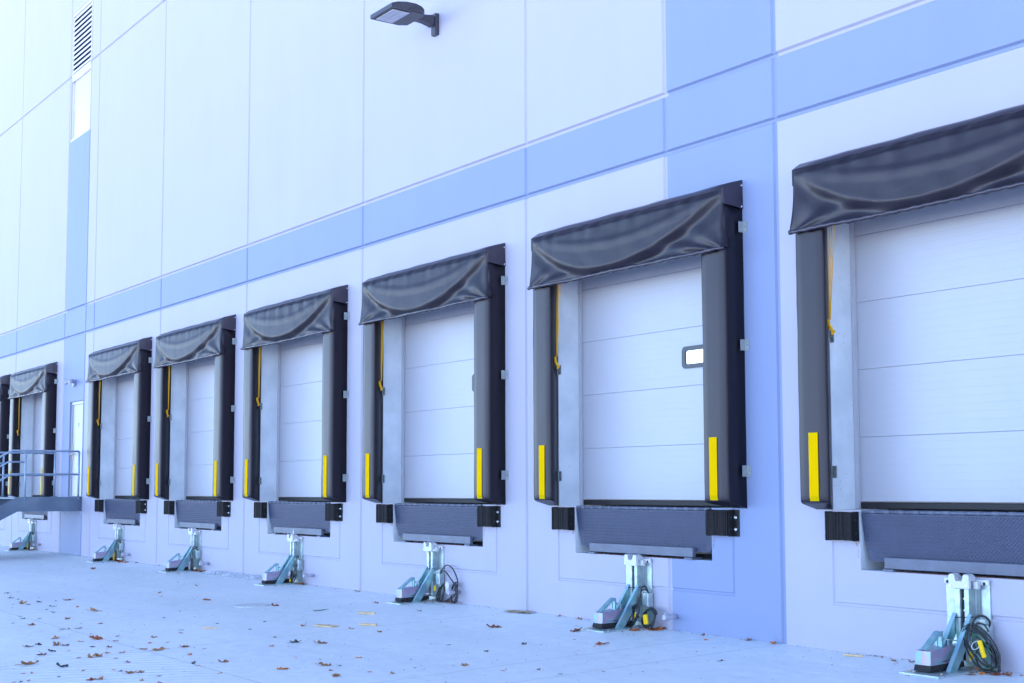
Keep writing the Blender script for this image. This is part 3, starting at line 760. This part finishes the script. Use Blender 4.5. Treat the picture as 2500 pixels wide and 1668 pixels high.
NTH = ['rightmost', 'second', 'third', 'fourth', 'fifth', 'sixth', 'seventh', 'leftmost']
WHERE = ['at the right edge of the photo', 'beside the wide blue-grey wall strip', 'under the wall floodlight, third bay from right', 'in the fourth bay from the right',
         'in the fifth bay from the right', 'just right of the steel stairs', 'behind the stair landing', 'cut off at the left edge of the photo']
def place(proto, i, label, cat, group):
    o = proto if i == 0 else copy_tree(proto)
    o.location = (BAYS[i], 0, 0); tag(o, label, cat, group); return o
seal, door, lev = make_seal(), make_door(), make_leveler()
bl, br = make_bumper(-1), make_bumper(1); rope, pipe = make_rope(), make_pipe()
made = {}
for i in range(8):
    o = place(seal, i, 'black dock seal with draped head curtain ' + WHERE[i], 'dock seal', 'black dock seals along the wall')
    if i:
        for ch in o.children:
            if ch.name.startswith('head_curtain'): ch.data = curtain_data(i)
    o = place(door, i, ('white ribbed overhead door with a half hidden window, ' if i == 1 else 'white ribbed overhead door ') + WHERE[i], 'overhead door', 'white overhead doors in the loading bays')
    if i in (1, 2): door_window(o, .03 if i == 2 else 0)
    place(lev, i, 'grey checker plate dock leveler ' + WHERE[i], 'dock leveler', 'grey dock levelers under the doors')
    place(bl, i, 'black rubber bumper left of the leveler ' + WHERE[i], 'dock bumper', 'rubber dock bumpers')
    place(br, i, 'black rubber bumper right of the leveler ' + WHERE[i], 'dock bumper', 'rubber dock bumpers')
    place(rope, i, 'yellow knotted rope by the left pad ' + WHERE[i], 'rope', 'yellow ropes under the head curtains')
    if i != 7:
        var = [0, 1, 2, 3, 5, 4, 4][i]
        v = copy_tree(made[var]) if var in made else make_restraint(var); made[var] = v
        v.location = (BAYS[i], 0, 0)
        how = ['oblong black cable bundle', 'round cable coil and yellow tag', 'wide loose cable loops and white tag', 'small cable rings', 'pale tag in its cables', 'yellow tag in its cables', 'yellow tag in its cables'][i]
        tag(v, 'zinc vehicle restraint with ' + how + ', ' + WHERE[i].replace('under the wall floodlight, ', ''), 'vehicle restraint', 'zinc vehicle restraints on the wall foot')
    if i not in (0, 7): place(pipe, 0 if i == 1 else i, 'short pale pipe stub ' + WHERE[i], 'pipe', 'pipe stubs at the wall foot').location = (BAYS[i], 0, 0)
# ------------------------------------------------------------------ steel stairs and landing in front of the blue column
ST = empty('steel_stairs', (-17.27, 0, 0))
tag(ST, 'galvanised steel stairs and railed landing at the grey wall door', 'stairs')
LZ = 1.235; YB = -1.36; SG = .575; YE = YB-(LZ+.13)/SG
for s, nm in ((1, 'stringer'), (-1, 'stringer')):
    x = s*.885; mb = MB(); a, b_ = sorted((x, x-s*.012))
    mb.prism([(-.006, LZ), (YB, LZ), (YE, -.125), (YE+.40, -.118), (YB+.035, LZ-.297), (-.006, LZ-.297)], 'x', a, b_)
    a, b_ = sorted((x-s*.013, x-s*.06)); mb.box(a, b_, YB+.04, -.006, LZ-.297, LZ-.287); mb.box(a, b_, YB, -.006, LZ-.012, LZ-.002)
    mb.build('stringer', M['galv'], ST)
mb = MB(); mb.box(-.825, .825, YB, -.008, LZ-.036, LZ-.003); mb.build('landing_deck', M['galv'], ST)
mb = MB(); mb.box(-.87, .87, -.10, -.004, LZ-.28, LZ-.04); mb.build('wall_ledger', M['galv'], ST)
nst = 7; run = (YB-YE)/nst
for k in range(nst-1):
    y = YB - run*k; z = LZ - SG*run*(k+1) + .02
    mb = MB(); mb.box(-.868, .868, y-run*1.05, y+.02, z-.035, z); mb.build('tread', M['galv'], ST)
for s in (1, -1):
    x = s*.875; r = .021
    for zt, y0 in ((2.205, -.07), (1.715, -.07)):
        mb = MB(); yk = YB-.10; pts = [(x, y0, zt), (x, yk+.02, zt)] + [(x, yk-.02, zt-.012)] + [(x, YE+.3, zt-SG*(yk-YE-.3))]
        mb.tube(pts, r, 10); mb.build('rail', M['rail'], ST)
    mb = MB(); xx = x - s*.06; mb.tube([(xx, -1.15, 1.97), (xx, YB-.13, 1.97), (xx, YB-.17, 1.958), (xx, YE+.2, 1.97-SG*(YB-.15-YE-.2))], .019, 10); mb.build('handrail', M['rail'], ST)
    for y in (-.07, -1.18, -2.35, -3.3):
        zb_ = LZ if y > YB else LZ - SG*(YB-y)
        zt = 2.203 if y > YB-.1 else 2.203 - SG*(YB-.10-y)
        mb = MB(); mb.tube([(x, y, zb_-.05), (x, y, zt)], r, 10); p = mb.build('post', M['rail'], ST)
        mb = MB(); mb.box(x-.05, x+.05, y-.05, y+.05, zb_-.004, zb_+.008) if y > YB else mb.box(x-.03, x+.03, y-.03, y+.03, zb_-.03, zb_+.02)
        mb.build('foot', M['galv'], p)

# ------------------------------------------------------------------ wall door, lamps
D = empty('steel_door', (-16.9, 0, LZ)); tag(D, 'white flush steel door with lever handle at the stair landing', 'door')
w0, w1, h = -.455, .455, 2.07
mb = MB(); mb.box(w0, w0+.05, .035, .11, .002, h); mb.box(w1-.05, w1, .035, .11, .002, h); mb.box(w0+.051, w1-.051, .035, .11, h-.06, h); mb.build('frame', M['cream'], D)
mb = MB(); mb.box(w0+.054, w1-.054, .062, .105, .012, h-.064, .002); lf = mb.build('leaf', M['cream'], D)
mb = MB(); mb.box(w0+.075, w0+.125, .048, .0615, .80, 1.16, .004); mb.build('lock_guard', M['brass'], lf)
mb = MB(); mb.cyl((w0+.10, .047, .93), (w0+.10, .0, .93), .014, 10); mb.tube([(w0+.10, .0, .93), (w0+.23, -.002, .93)], .013, 8); mb.tube([(w0+.10, .0, .93), (w0+.0, -.002, .93)], .013, 8); mb.build('handle', M['bolt'], lf)
mb = MB(); mb.prism([(-.02, 1.52), (.03, 1.52), (.03, 1.60), (-.02, 1.60)], 'y', .057, .0615); mb.build('sign', M['blue_sign'], lf)

E_ = empty('emergency_light', (-17.02, 0, 3.73)); tag(E_, 'small pale twin head emergency light above the white wall door', 'light')
mb = MB(); mb.box(-.05, .05, -.055, -.001, -.10, .06, .012); mb.build('base', M['pvc'], E_)
for s in (-1, 1):
    mb = MB(); mb.tube([(s*.03, -.05, -.01), (s*.10, -.10, .01)], .014, 8)
    c = Vector((s*.12, -.12, .015)); dr = Vector((s*.35, -.8, -.35)).normalized()
    mb.tube([c-dr*.06, c-dr*.03, c+dr*.03, c+dr*.07], [.02, .038, .045, .048], 14); hd = mb.build('lamp_head', M['pvc'], E_)
    mb = MB(); mb.cyl(c+dr*.0705, c+dr*.074, .040, 14); mb.build('lens', M['led'], hd)

F = empty('wall_floodlight', (-1.98, 0, 7.37)); tag(F, 'dark bronze flat floodlight on a short arm high on the wall', 'light')
mb = MB(); mb.box(-.055, .055, -.055, -.001, -.14, .147, .008); pl = mb.build('wall_bracket', M['lamp'], F)
mb = MB(); mb.box(-.048, .048, -.0605, -.0555, -.132, -.02); mb.box(-.040, .040, -.085, -.061, .00, .10, .004); mb.build('cover', M['lamp'], pl)
mb = MB(); mb.prism([(-.30, .085), (-.34, .07), (-.34, .0), (-.28, .003), (-.20, .0), (-.12, -.018), (-.0855, -.04), (-.0855, .115), (-.15, .10)], 'x', -.048, .048, .004); mb.build('arm', M['lamp'], F)
mb = MB(); prof = [(-.83, .0), (-.83, .052), (-.74, .085), (-.62, .107), (-.48, .112), (-.38, .100), (-.32, .082)]
n = len(prof)
def hw(y): return .275 if y < -.42 else .275-(y+.42)*.6
A = [mb.v((-hw(y), y, z)) for y, z in prof]; B = [mb.v((hw(y), y, z)) for y, z in prof]
for i in range(n-1): mb.face([A[i], A[i+1], B[i+1], B[i]], 0 < i)
ys_ = [-.83, -.62, -.48, -.42, -.38, -.32]
bl_ = [mb.v((-hw(y), y, 0.0)) for y in ys_]; br_ = [mb.v((hw(y), y, 0.0)) for y in ys_]
for i in range(len(ys_)-1): mb.face([bl_[i], bl_[i+1], br_[i+1], br_[i]])
for q, Tp, Bt in ((0, A, bl_), (1, B, br_)):
    mb.face([Bt[0], *Tp[1:], *Bt[1:][::-1]])
mb.face([A[-1], B[-1], br_[-1], bl_[-1]])
bmesh.ops.remove_doubles(mb.bm, verts=mb.bm.verts[:], dist=.001)
hd = mb.build('lamp_head', M['lamp'], F)
mb = MB(); mb.box(-.235, .235, -.79, -.53, -.004, -.001); le = mb.build('lens_frame', M['dark'], hd)
for ix in range(3):
    for iy in range(2):
        mb = MB(); x = -.222+ix*.15; y = -.783+iy*.125; mb.box(x, x+.144, y, y+.12, -.012, -.0045, .003); mb.build('lens', M['led'], le)

# ------------------------------------------------------------------ yard litter
def gpos(x, y, dz=0): return (x, y, gz(y)+dz)
MH = empty('manhole', gpos(-3.34, -1.85)); tag(MH, 'faint round cast iron manhole cover set in the concrete yard', 'manhole cover')
MH.rotation_euler = (math.atan(SLOPE), 0, 0)
mb = MB(); mb.tube([(.0, .0, -.02), (0, 0, .006)], .20, 40); mb.build('cover', M['iron'], MH)
mb = MB(); mb.tube([(.222*math.cos(2*math.pi*k/48), .235*math.sin(2*math.pi*k/48), .000) for k in range(48)], .008, 6, closed=True); mb.build('ring', M['iron'], MH)
def plank(p, q, w, t, name, m, label, cat, grp=None):
    p, q = Vector(p), Vector(q); c = (p+q)/2; d = q-p; L = d.length; a = math.atan2(d.y, d.x)
    mb = MB(); mb.box(-L/2, L/2, -w/2, w/2, .002, .002+t, min(t, .01)*.3)
    o = mb.build(name, m, None, gpos(c.x, c.y), a); o.rotation_euler = (math.atan(SLOPE)*math.cos(a), -math.atan(SLOPE)*math.sin(a)*-1, a); tag(o, label, cat, grp); return o
G = 'wood scraps on the yard'
plank((-1.353,-1.429), (-1.199,-1.302), .035, .022, 'wood_scrap', M['wood'], 'short pale wood strip, one of two parallel, nearer the wall', 'wood scrap', G)
plank((-.334,-1.964), (-.187,-1.838), .035, .022, 'wood_scrap', M['wood'], 'short pale wood strip, one of two parallel, farther from the wall', 'wood scrap', G)
plank((-.68,-2.30), (-.43,-2.20), .11, .012, 'wood_scrap', M['wood'], 'wide flat pale piece of wood lying on the yard', 'wood scrap', G)
plank((-1.968,-1.70), (-2.15,-1.41), .012, .010, 'stick', M['stick'], 'thin dark straight stick on the concrete yard', 'stick', G)
plank((-1.46,-3.282), (-1.364,-3.144), .022, .014, 'wood_scrap', M['wood'], 'thin lone yellowish wood strip among the scattered leaves', 'wood scrap', G)
plank((4.81,-.20), (4.955,-.125), .025, .014, 'wood_scrap', M['wood'], 'small wood strip by the wall foot near the blue-grey strip', 'wood scrap', G)
def sheet(name, m, pts, h, label, cat, seed, nx=14, ny=6):
    rnd = random.Random(seed); mb = MB(); a, b_, c, d = [Vector((*p, 0)) for p in pts]; g = []
    o0 = (a+b_+c+d)/4
    for j in range(ny+1):
        r_ = []
        for i in range(nx+1):
            s, t = i/nx, j/ny; p = (a*(1-s)+b_*s)*(1-t)+(d*(1-s)+c*s)*t
            p.x += (rnd.random()-.5)*.02; p.y += (rnd.random()-.5)*.012; p.y = min(p.y, -.012)
            r_.append(mb.v((p.x-o0.x, p.y-o0.y, gz(p.y)-gz(o0.y)+.004+h*rnd.random())))
        g.append(r_)
    for j in range(ny):
        for i in range(nx): mb.face([g[j][i], g[j][i+1], g[j+1][i+1], g[j+1][i]], True)
    o = mb.build(name, m, None, gpos(o0.x, o0.y)); tag(o, label, cat); return o
sheet('plastic_film', M['film'], [(-8.9,-.30), (-6.95,-.26), (-7.0,-.02), (-8.9,-.03)], .055, 'crumpled clear plastic film lying along the wall foot', 'plastic film', 4, 34, 8)
sheet('cardboard', M['card'], [(-.20,-.21), (.19,-.15), (.20,-.03), (-.15,-.04)], .02, 'torn brown cardboard lying at the foot of the wall', 'cardboard', 8, 8, 3)

LEAVES = [(-8.09,-3.621,0.086,"r"),(-8.175,-3.438,0.04,"o"),(-7.232,-3.794,0.069,"d"),(-6.907,-3.779,0.041,"r"),(-6.222,-3.9,0.138,"b"),(-5.951,-3.899,0.052,"d"),(-6.243,-3.678,0.079,"d"),(-6.177,-3.469,0.046,"d"),(-6.166,-3.308,0.107,"r"),(-5.455,-3.729,0.076,"d"),(-5.078,-3.515,0.057,"o"),(-5.057,-3.911,0.043,"r"),(-4.65,-3.948,0.061,"d"),(-4.512,-4.387,0.033,"r"),(-4.205,-4.44,0.053,"d"),(-4.341,-3.51,0.158,"b"),(-3.714,-4.053,0.093,"b"),(-3.805,-4.657,0.04,"d"),(-3.405,-4.55,0.101,"r"),(-2.67,-4.42,0.052,"r"),(-2.669,-4.343,0.027,"r"),(-2.599,-4.262,0.065,"b"),(-2.862,-3.933,0.047,"b"),(-4.038,-4.286,0.052,"d"),(-1.879,-4.727,0.082,"b"),(-1.404,-4.604,0.065,"o"),(-1.454,-4.438,0.131,"r"),(-1.317,-4.875,0.098,"b"),(-1.222,-4.816,0.088,"r"),(-1.519,-4.187,0.036,"r"),(-1.14,-4.329,0.05,"r"),(-1.409,-5.128,0.088,"b"),(-1.48,-5.008,0.069,"d"),(-0.866,-5.053,0.076,"d"),(-0.675,-5.199,0.102,"r"),(-0.771,-4.917,0.033,"o"),(-0.129,-4.906,0.1,"b"),(-0.144,-4.828,0.11,"b"),(-0.291,-4.697,0.065,"o"),(-0.212,-4.588,0.056,"r"),(-0.16,-5.01,0.032,"r"),(-0.093,-5.484,0.133,"b"),(0.281,-5.288,0.096,"d"),(0.693,-5.229,0.042,"b"),(0.482,-4.765,0.057,"r"),(0.132,-4.759,0.036,"r"),(-0.309,-4.349,0.08,"r"),(-0.115,-4.275,0.131,"b"),(-1.122,-3.942,0.091,"b"),(-0.712,-4.132,0.044,"o"),(-0.626,-3.982,0.039,"o"),(-1.25,-3.594,0.052,"r"),(-1.51,-3.494,0.047,"r"),(-0.124,-3.998,0.08,"r"),(0.441,-4.165,0.062,"o"),(0.148,-3.909,0.037,"b"),(-2.861,-3.187,0.046,"d"),(-4.479,-2.002,0.097,"r"),(-5.519,-2.234,0.047,"r"),(-6.123,-2.032,0.083,"b"),(-3.408,-2.781,0.033,"r"),(-1.774,-2.979,0.038,"d"),(1.113,-4.12,0.104,"b"),(1.151,-4.973,0.083,"b"),(1.171,-4.9,0.079,"b"),(1.273,-5.349,0.081,"r"),(1.27,-5.283,0.081,"b"),(0.903,-5.753,0.037,"r"),(0.892,-5.869,0.024,"o"),(0.929,-5.82,0.032,"d"),(0.883,-5.498,0.029,"d"),(0.452,-5.672,0.025,"o"),(0.486,-5.611,0.034,"o"),(0.849,-5.016,0.038,"o"),(0.971,-4.997,0.046,"d"),(1.505,-4.851,0.031,"r"),(1.626,-5.04,0.04,"b"),(1.009,-4.352,0.061,"d"),(1.854,-4.971,0.032,"r"),(1.743,-4.41,0.033,"o"),(1.167,-4.374,0.026,"o"),(-0.73,-4.534,0.067,"r"),(-0.872,-4.653,0.058,"d"),(0.481,-3.364,0.047,"r"),(0.665,-2.93,0.112,"b"),(0.406,-3.077,0.089,"d"),(2.007,-3.577,0.094,"b"),(1.917,-3.923,0.093,"o"),(2.31,-3.663,0.031,"r"),(2.624,-3.78,0.094,"b"),(2.12,-3.484,0.037,"d"),(1.361,-3.53,0.035,"o"),(2.629,-3.473,0.03,"o"),(2.845,-3.383,0.05,"b"),(1.814,-3.136,0.06,"o"),(-0.799,-2.404,0.086,"r"),(-0.141,-2.162,0.064,"r"),(0.33,-2.097,0.056,"r"),(-0.636,-2.18,0.053,"r"),(-0.121,-3.046,0.043,"r"),(-0.972,-2.942,0.046,"r"),(-1.513,-2.527,0.041,"r"),(-3.055,-1.687,0.099,"r"),(-1.043,-0.797,0.05,"d"),(0.914,-1.076,0.126,"r"),(2.908,-2.719,0.087,"b"),(1.715,-2.134,0.029,"d"),(2.706,-3.087,0.031,"d"),(2.328,-2.116,0.049,"d"),(2.191,-1.602,0.057,"d"),(-2.271,-0.687,0.061,"r"),(-3.856,-0.09,0.075,"r"),(3.386,-2.655,0.025,"r"),(3.856,-2.426,0.039,"b"),(3.547,-2.415,0.045,"r"),(4.008,-2.108,0.031,"r"),(2.765,-1.131,0.115,"r"),(3.24,-0.284,0.049,"o"),(3.548,-0.04,0.064,"b"),(3.858,-0.049,0.075,"o"),(4.275,-1.084,0.052,"d"),(2.985,-0.083,0.053,"r"),(1.05,-0.065,0.059,"r"),(0.649,-0.04,0.049,"r"),(1.805,-0.692,0.125,"r"),(2.322,-0.04,0.11,"r"),(2.232,-0.302,0.11,"r"),(2.198,-1.606,0.052,"d"),(2.336,-2.119,0.05,"d"),(5.006,-0.04,0.037,"r"),(5.082,-0.04,0.034,"o"),(5.289,-0.14,0.058,"b"),(5.415,-0.079,0.06,"r"),(5.964,-0.126,0.046,"b"),(6.125,-0.299,0.073,"r"),(6.175,-0.222,0.045,"o"),(6.263,-0.172,0.101,"r"),(6.144,-0.04,0.057,"r"),(6.337,-0.131,0.084,"r"),(6.402,-0.064,0.033,"r"),(-11.925,-1.146,0.113,"b"),(-12.801,-0.04,0.06,"b"),(-11.588,-0.04,0.046,"b"),(-9.275,-0.548,0.052,"o"),(-8.871,-0.04,0.058,"b"),(-6.775,-1.23,0.065,"r"),(-13.245,-0.189,0.145,"r"),(-13.05,-0.157,0.096,"r"),(-9.331,-0.147,0.095,"r")]
rnd = random.Random(9)
for i_ in range(7):                              # drifts caught behind the restraints
    for k_ in range(5): LEAVES.append((BAYS[i_]+rnd.uniform(.02, .42), -rnd.uniform(.05, .16), rnd.uniform(.06, .13), rnd.choice('rrbo')))
def leaf_mesh(kind, seed):
    """one dry curled leaf, about 1 m across before scaling"""
    rnd = random.Random(seed); mb = MB(); n = 30; lobes = rnd.choice([3, 5, 5]); fold = rnd.uniform(.15, .9); curl = rnd.uniform(.2, .8); tw = rnd.uniform(-.5, .5)
    def P(x, y):
        z = abs(y)*fold*.75 + curl*(.55*x*x) - .05 + tw*x*y
        z += .09*math.sin(x*9+seed)*math.sin(y*8+seed)+.04*math.sin(x*17+seed*2)
        return (x, y*(1-.35*fold), max(z, -.02)+.03)
    c = [mb.v(P(x, 0)) for x in (-.3, -.1, .1, .3)]
    rings = []
    for f in (.45, .75, 1.0):
        ring = []
        for k in range(n):
            a = 2*math.pi*k/n; ra = .36+.13*math.cos(a*lobes) + .03*rnd.random()
            if kind == 'o': ra = .40+.02*rnd.random()
            ring.append(mb.v(P(ra*1.15*math.cos(a)*f, ra*.85*math.sin(a)*f)))
        rings.append(ring)
    m = mb.v(P(0, 0))
    for k in range(n): mb.face([m, rings[0][k], rings[0][(k+1) % n]], True)
    for r0, r1 in zip(rings[:-1], rings[1:]):
        for k in range(n): mb.face([r0[k], r1[k], r1[(k+1) % n], r0[(k+1) % n]], True)
    bmesh.ops.delete(mb.bm, geom=c, context='VERTS')
    st = [(-.36, 0, P(-.36, 0)[2]), (-.55, .04, .06), (-.72, .10, .03)]
    mb.tube(st, .018, 5)
    bmesh.ops.recalc_face_normals(mb.bm, faces=mb.bm.faces[:])
    me = bpy.data.meshes.new('fallen_leaf'); mb.bm.to_mesh(me); mb.bm.free(); return me
LM = {}
for k, cs in LEAFC.items():
    for q in range(4):
        me = leaf_mesh(k, q*5+ord(k)); me.materials.append(M['leaf_%s%d' % (k, q % len(cs))]); LM[k, q] = me
CAMX, CAMY = 12.5976, -8.9604
SH = ['round', 'flat', 'curled', 'folded']
CN = {'r': 'rust-red', 'o': 'orange', 'b': 'tan', 'd': 'grey-brown'}
BN = ['rightmost', 'second', 'third', 'fourth', 'fifth', 'sixth', 'seventh', 'leftmost']
rnd = random.Random(21); info = {}
for n, (x, y, w, c) in enumerate(LEAVES):
    q = rnd.randrange(4); sz = max(.035, w)*1.22
    k = math.hypot(x-CAMX, y-CAMY)
    o = bpy.data.objects.new('fallen_leaf', LM[c, q]); COL.objects.link(o)
    o.location = gpos(x, y, .001); fl = rnd.uniform(.6, 1.25)
    o.scale = (sz, sz, sz*fl); o.rotation_euler = (rnd.uniform(-.15, .15), rnd.uniform(-.15, .15), rnd.uniform(0, 6.28))
    bay = min(range(8), key=lambda i: abs(BAYS[i]-x)); dist = 'by the wall' if y > -.7 else ('out' if y > -3.2 else 'far out')
    size = 'big' if w > .11 else ('small' if w < .055 else 'mid-size')
    info.setdefault((size, c, bay, dist), []).append((o, x, y))
ORD = ['first', 'second', 'third', 'fourth', 'fifth', 'sixth', 'seventh', 'eighth', 'ninth', 'tenth', 'eleventh', 'twelfth']
for (size, c, bay, dist), lst in info.items():
    lst.sort(key=lambda t: math.atan2(t[1]-CAMX, t[2]-CAMY+.0001)*1.0 if False else -math.atan2(t[2]-CAMY, t[1]-CAMX))
    for k, (o, x, y) in enumerate(lst):
        base = '%s %s leaf' % (size, CN[c]); at = '%s before the %s bay' % (dist, BN[bay] + (' from right' if 0 < bay < 7 else ''))
        tag(o, base + ' ' + at if len(lst) == 1 else base + ', ' + ORD[k] + ' from left, ' + at, 'leaf', 'fallen leaves on the yard')
# crumbs of leaf and grit nobody could count
rnd = random.Random(77); mb = MB()
def crumb(x, y, s):
    z = gz(y)+.001; a = rnd.random()*6.28; p = []
    for k in range(4):
        r = s*(.5+.5*rnd.random()); p.append(mb.v((x+r*math.cos(a+k*1.57), y+r*math.sin(a+k*1.57)*.7, z+.3*s*rnd.random())))
    t = mb.v((x, y, z+s*.35)); mb.mi = rnd.randrange(4)
    for k in range(4): mb.face([p[k], p[(k+1) % 4], t])
for _ in range(520): crumb(rnd.uniform(-24, 7.5), -.012-abs(rnd.gauss(0, .07)), rnd.uniform(.004, .018))
for _ in range(900):
    x = rnd.uniform(-20, 6); y = -rnd.random()**1.1*6.6
    crumb(x, y, rnd.uniform(.005, .02)*(1.0 if x > -6 else 1.2))
for c_ in BAYS[:7]:
    for _ in range(46): crumb(c_+rnd.gauss(.1, .2), -.03-abs(rnd.gauss(0, .22)), rnd.uniform(.008, .03))
gr = mb.build('leaf_debris', [M['leaf_r0'], M['leaf_r1'], M['leaf_b1'], M['leaf_d0']]); tag(gr, 'crumbs of dry leaf and grit scattered over the yard', 'debris', None, 'stuff')

# ------------------------------------------------------------------ light, sky, camera
SUN_EL, SUN_AZ = 32, 20                      # the sun stands behind the building
sd = Vector((math.sin(R(SUN_AZ))*math.cos(R(SUN_EL)), math.cos(R(SUN_AZ))*math.cos(R(SUN_EL)), math.sin(R(SUN_EL))))
sl = bpy.data.lights.new('sun', 'SUN'); sl.energy = 3.0; sl.angle = R(.5); sl.color = (1, .95, .87)
so = bpy.data.objects.new('sun', sl); COL.objects.link(so); so.location = (0, 30, 40); so.rotation_euler = sd.to_track_quat('Z', 'Y').to_euler()
w = bpy.data.worlds.new('World'); scene.world = w; w.use_nodes = True
nt = w.node_tree; bg = nt.nodes['Background']
sky = nt.nodes.new('ShaderNodeTexSky'); sky.sky_type = 'NISHITA'; sky.sun_disc = False
sky.sun_elevation = R(SUN_EL); sky.sun_rotation = R(SUN_AZ)
sky.air_density = 0.42; sky.dust_density = 0.0; sky.ozone_density = 0.5
nt.links.new(sky.outputs['Color'], bg.inputs['Color']); bg.inputs['Strength'].default_value = 0.12
cam = bpy.data.cameras.new('camera'); co = bpy.data.objects.new('camera', cam); COL.objects.link(co)
fwd = Vector((-0.81857418, 0.56874139, 0.08043354)); rt = Vector((0.57042257, 0.82134757, -0.00250113)); up = Vector((0.06748639, -0.04383375, 0.99675684))
mw = Matrix((rt, up, -fwd)).transposed().to_4x4(); mw.translation = Vector((12.5976, -8.9604, 1.3869)); co.matrix_world = mw
cam.sensor_width = 36; cam.lens = 3300/2500*36; cam.shift_y = 93.26/2500; cam.clip_start = .05; cam.clip_end = 2500
scene.camera = co
scene.render.engine = 'CYCLES'
vs = scene.view_settings; scene.display_settings.display_device = 'sRGB'
vs.view_transform = 'Standard'; vs.look = 'None'; vs.gamma = 1; vs.exposure = 3.02; vs.use_curve_mapping = False
scene.cycles.max_bounces = 8; scene.cycles.use_denoising = True
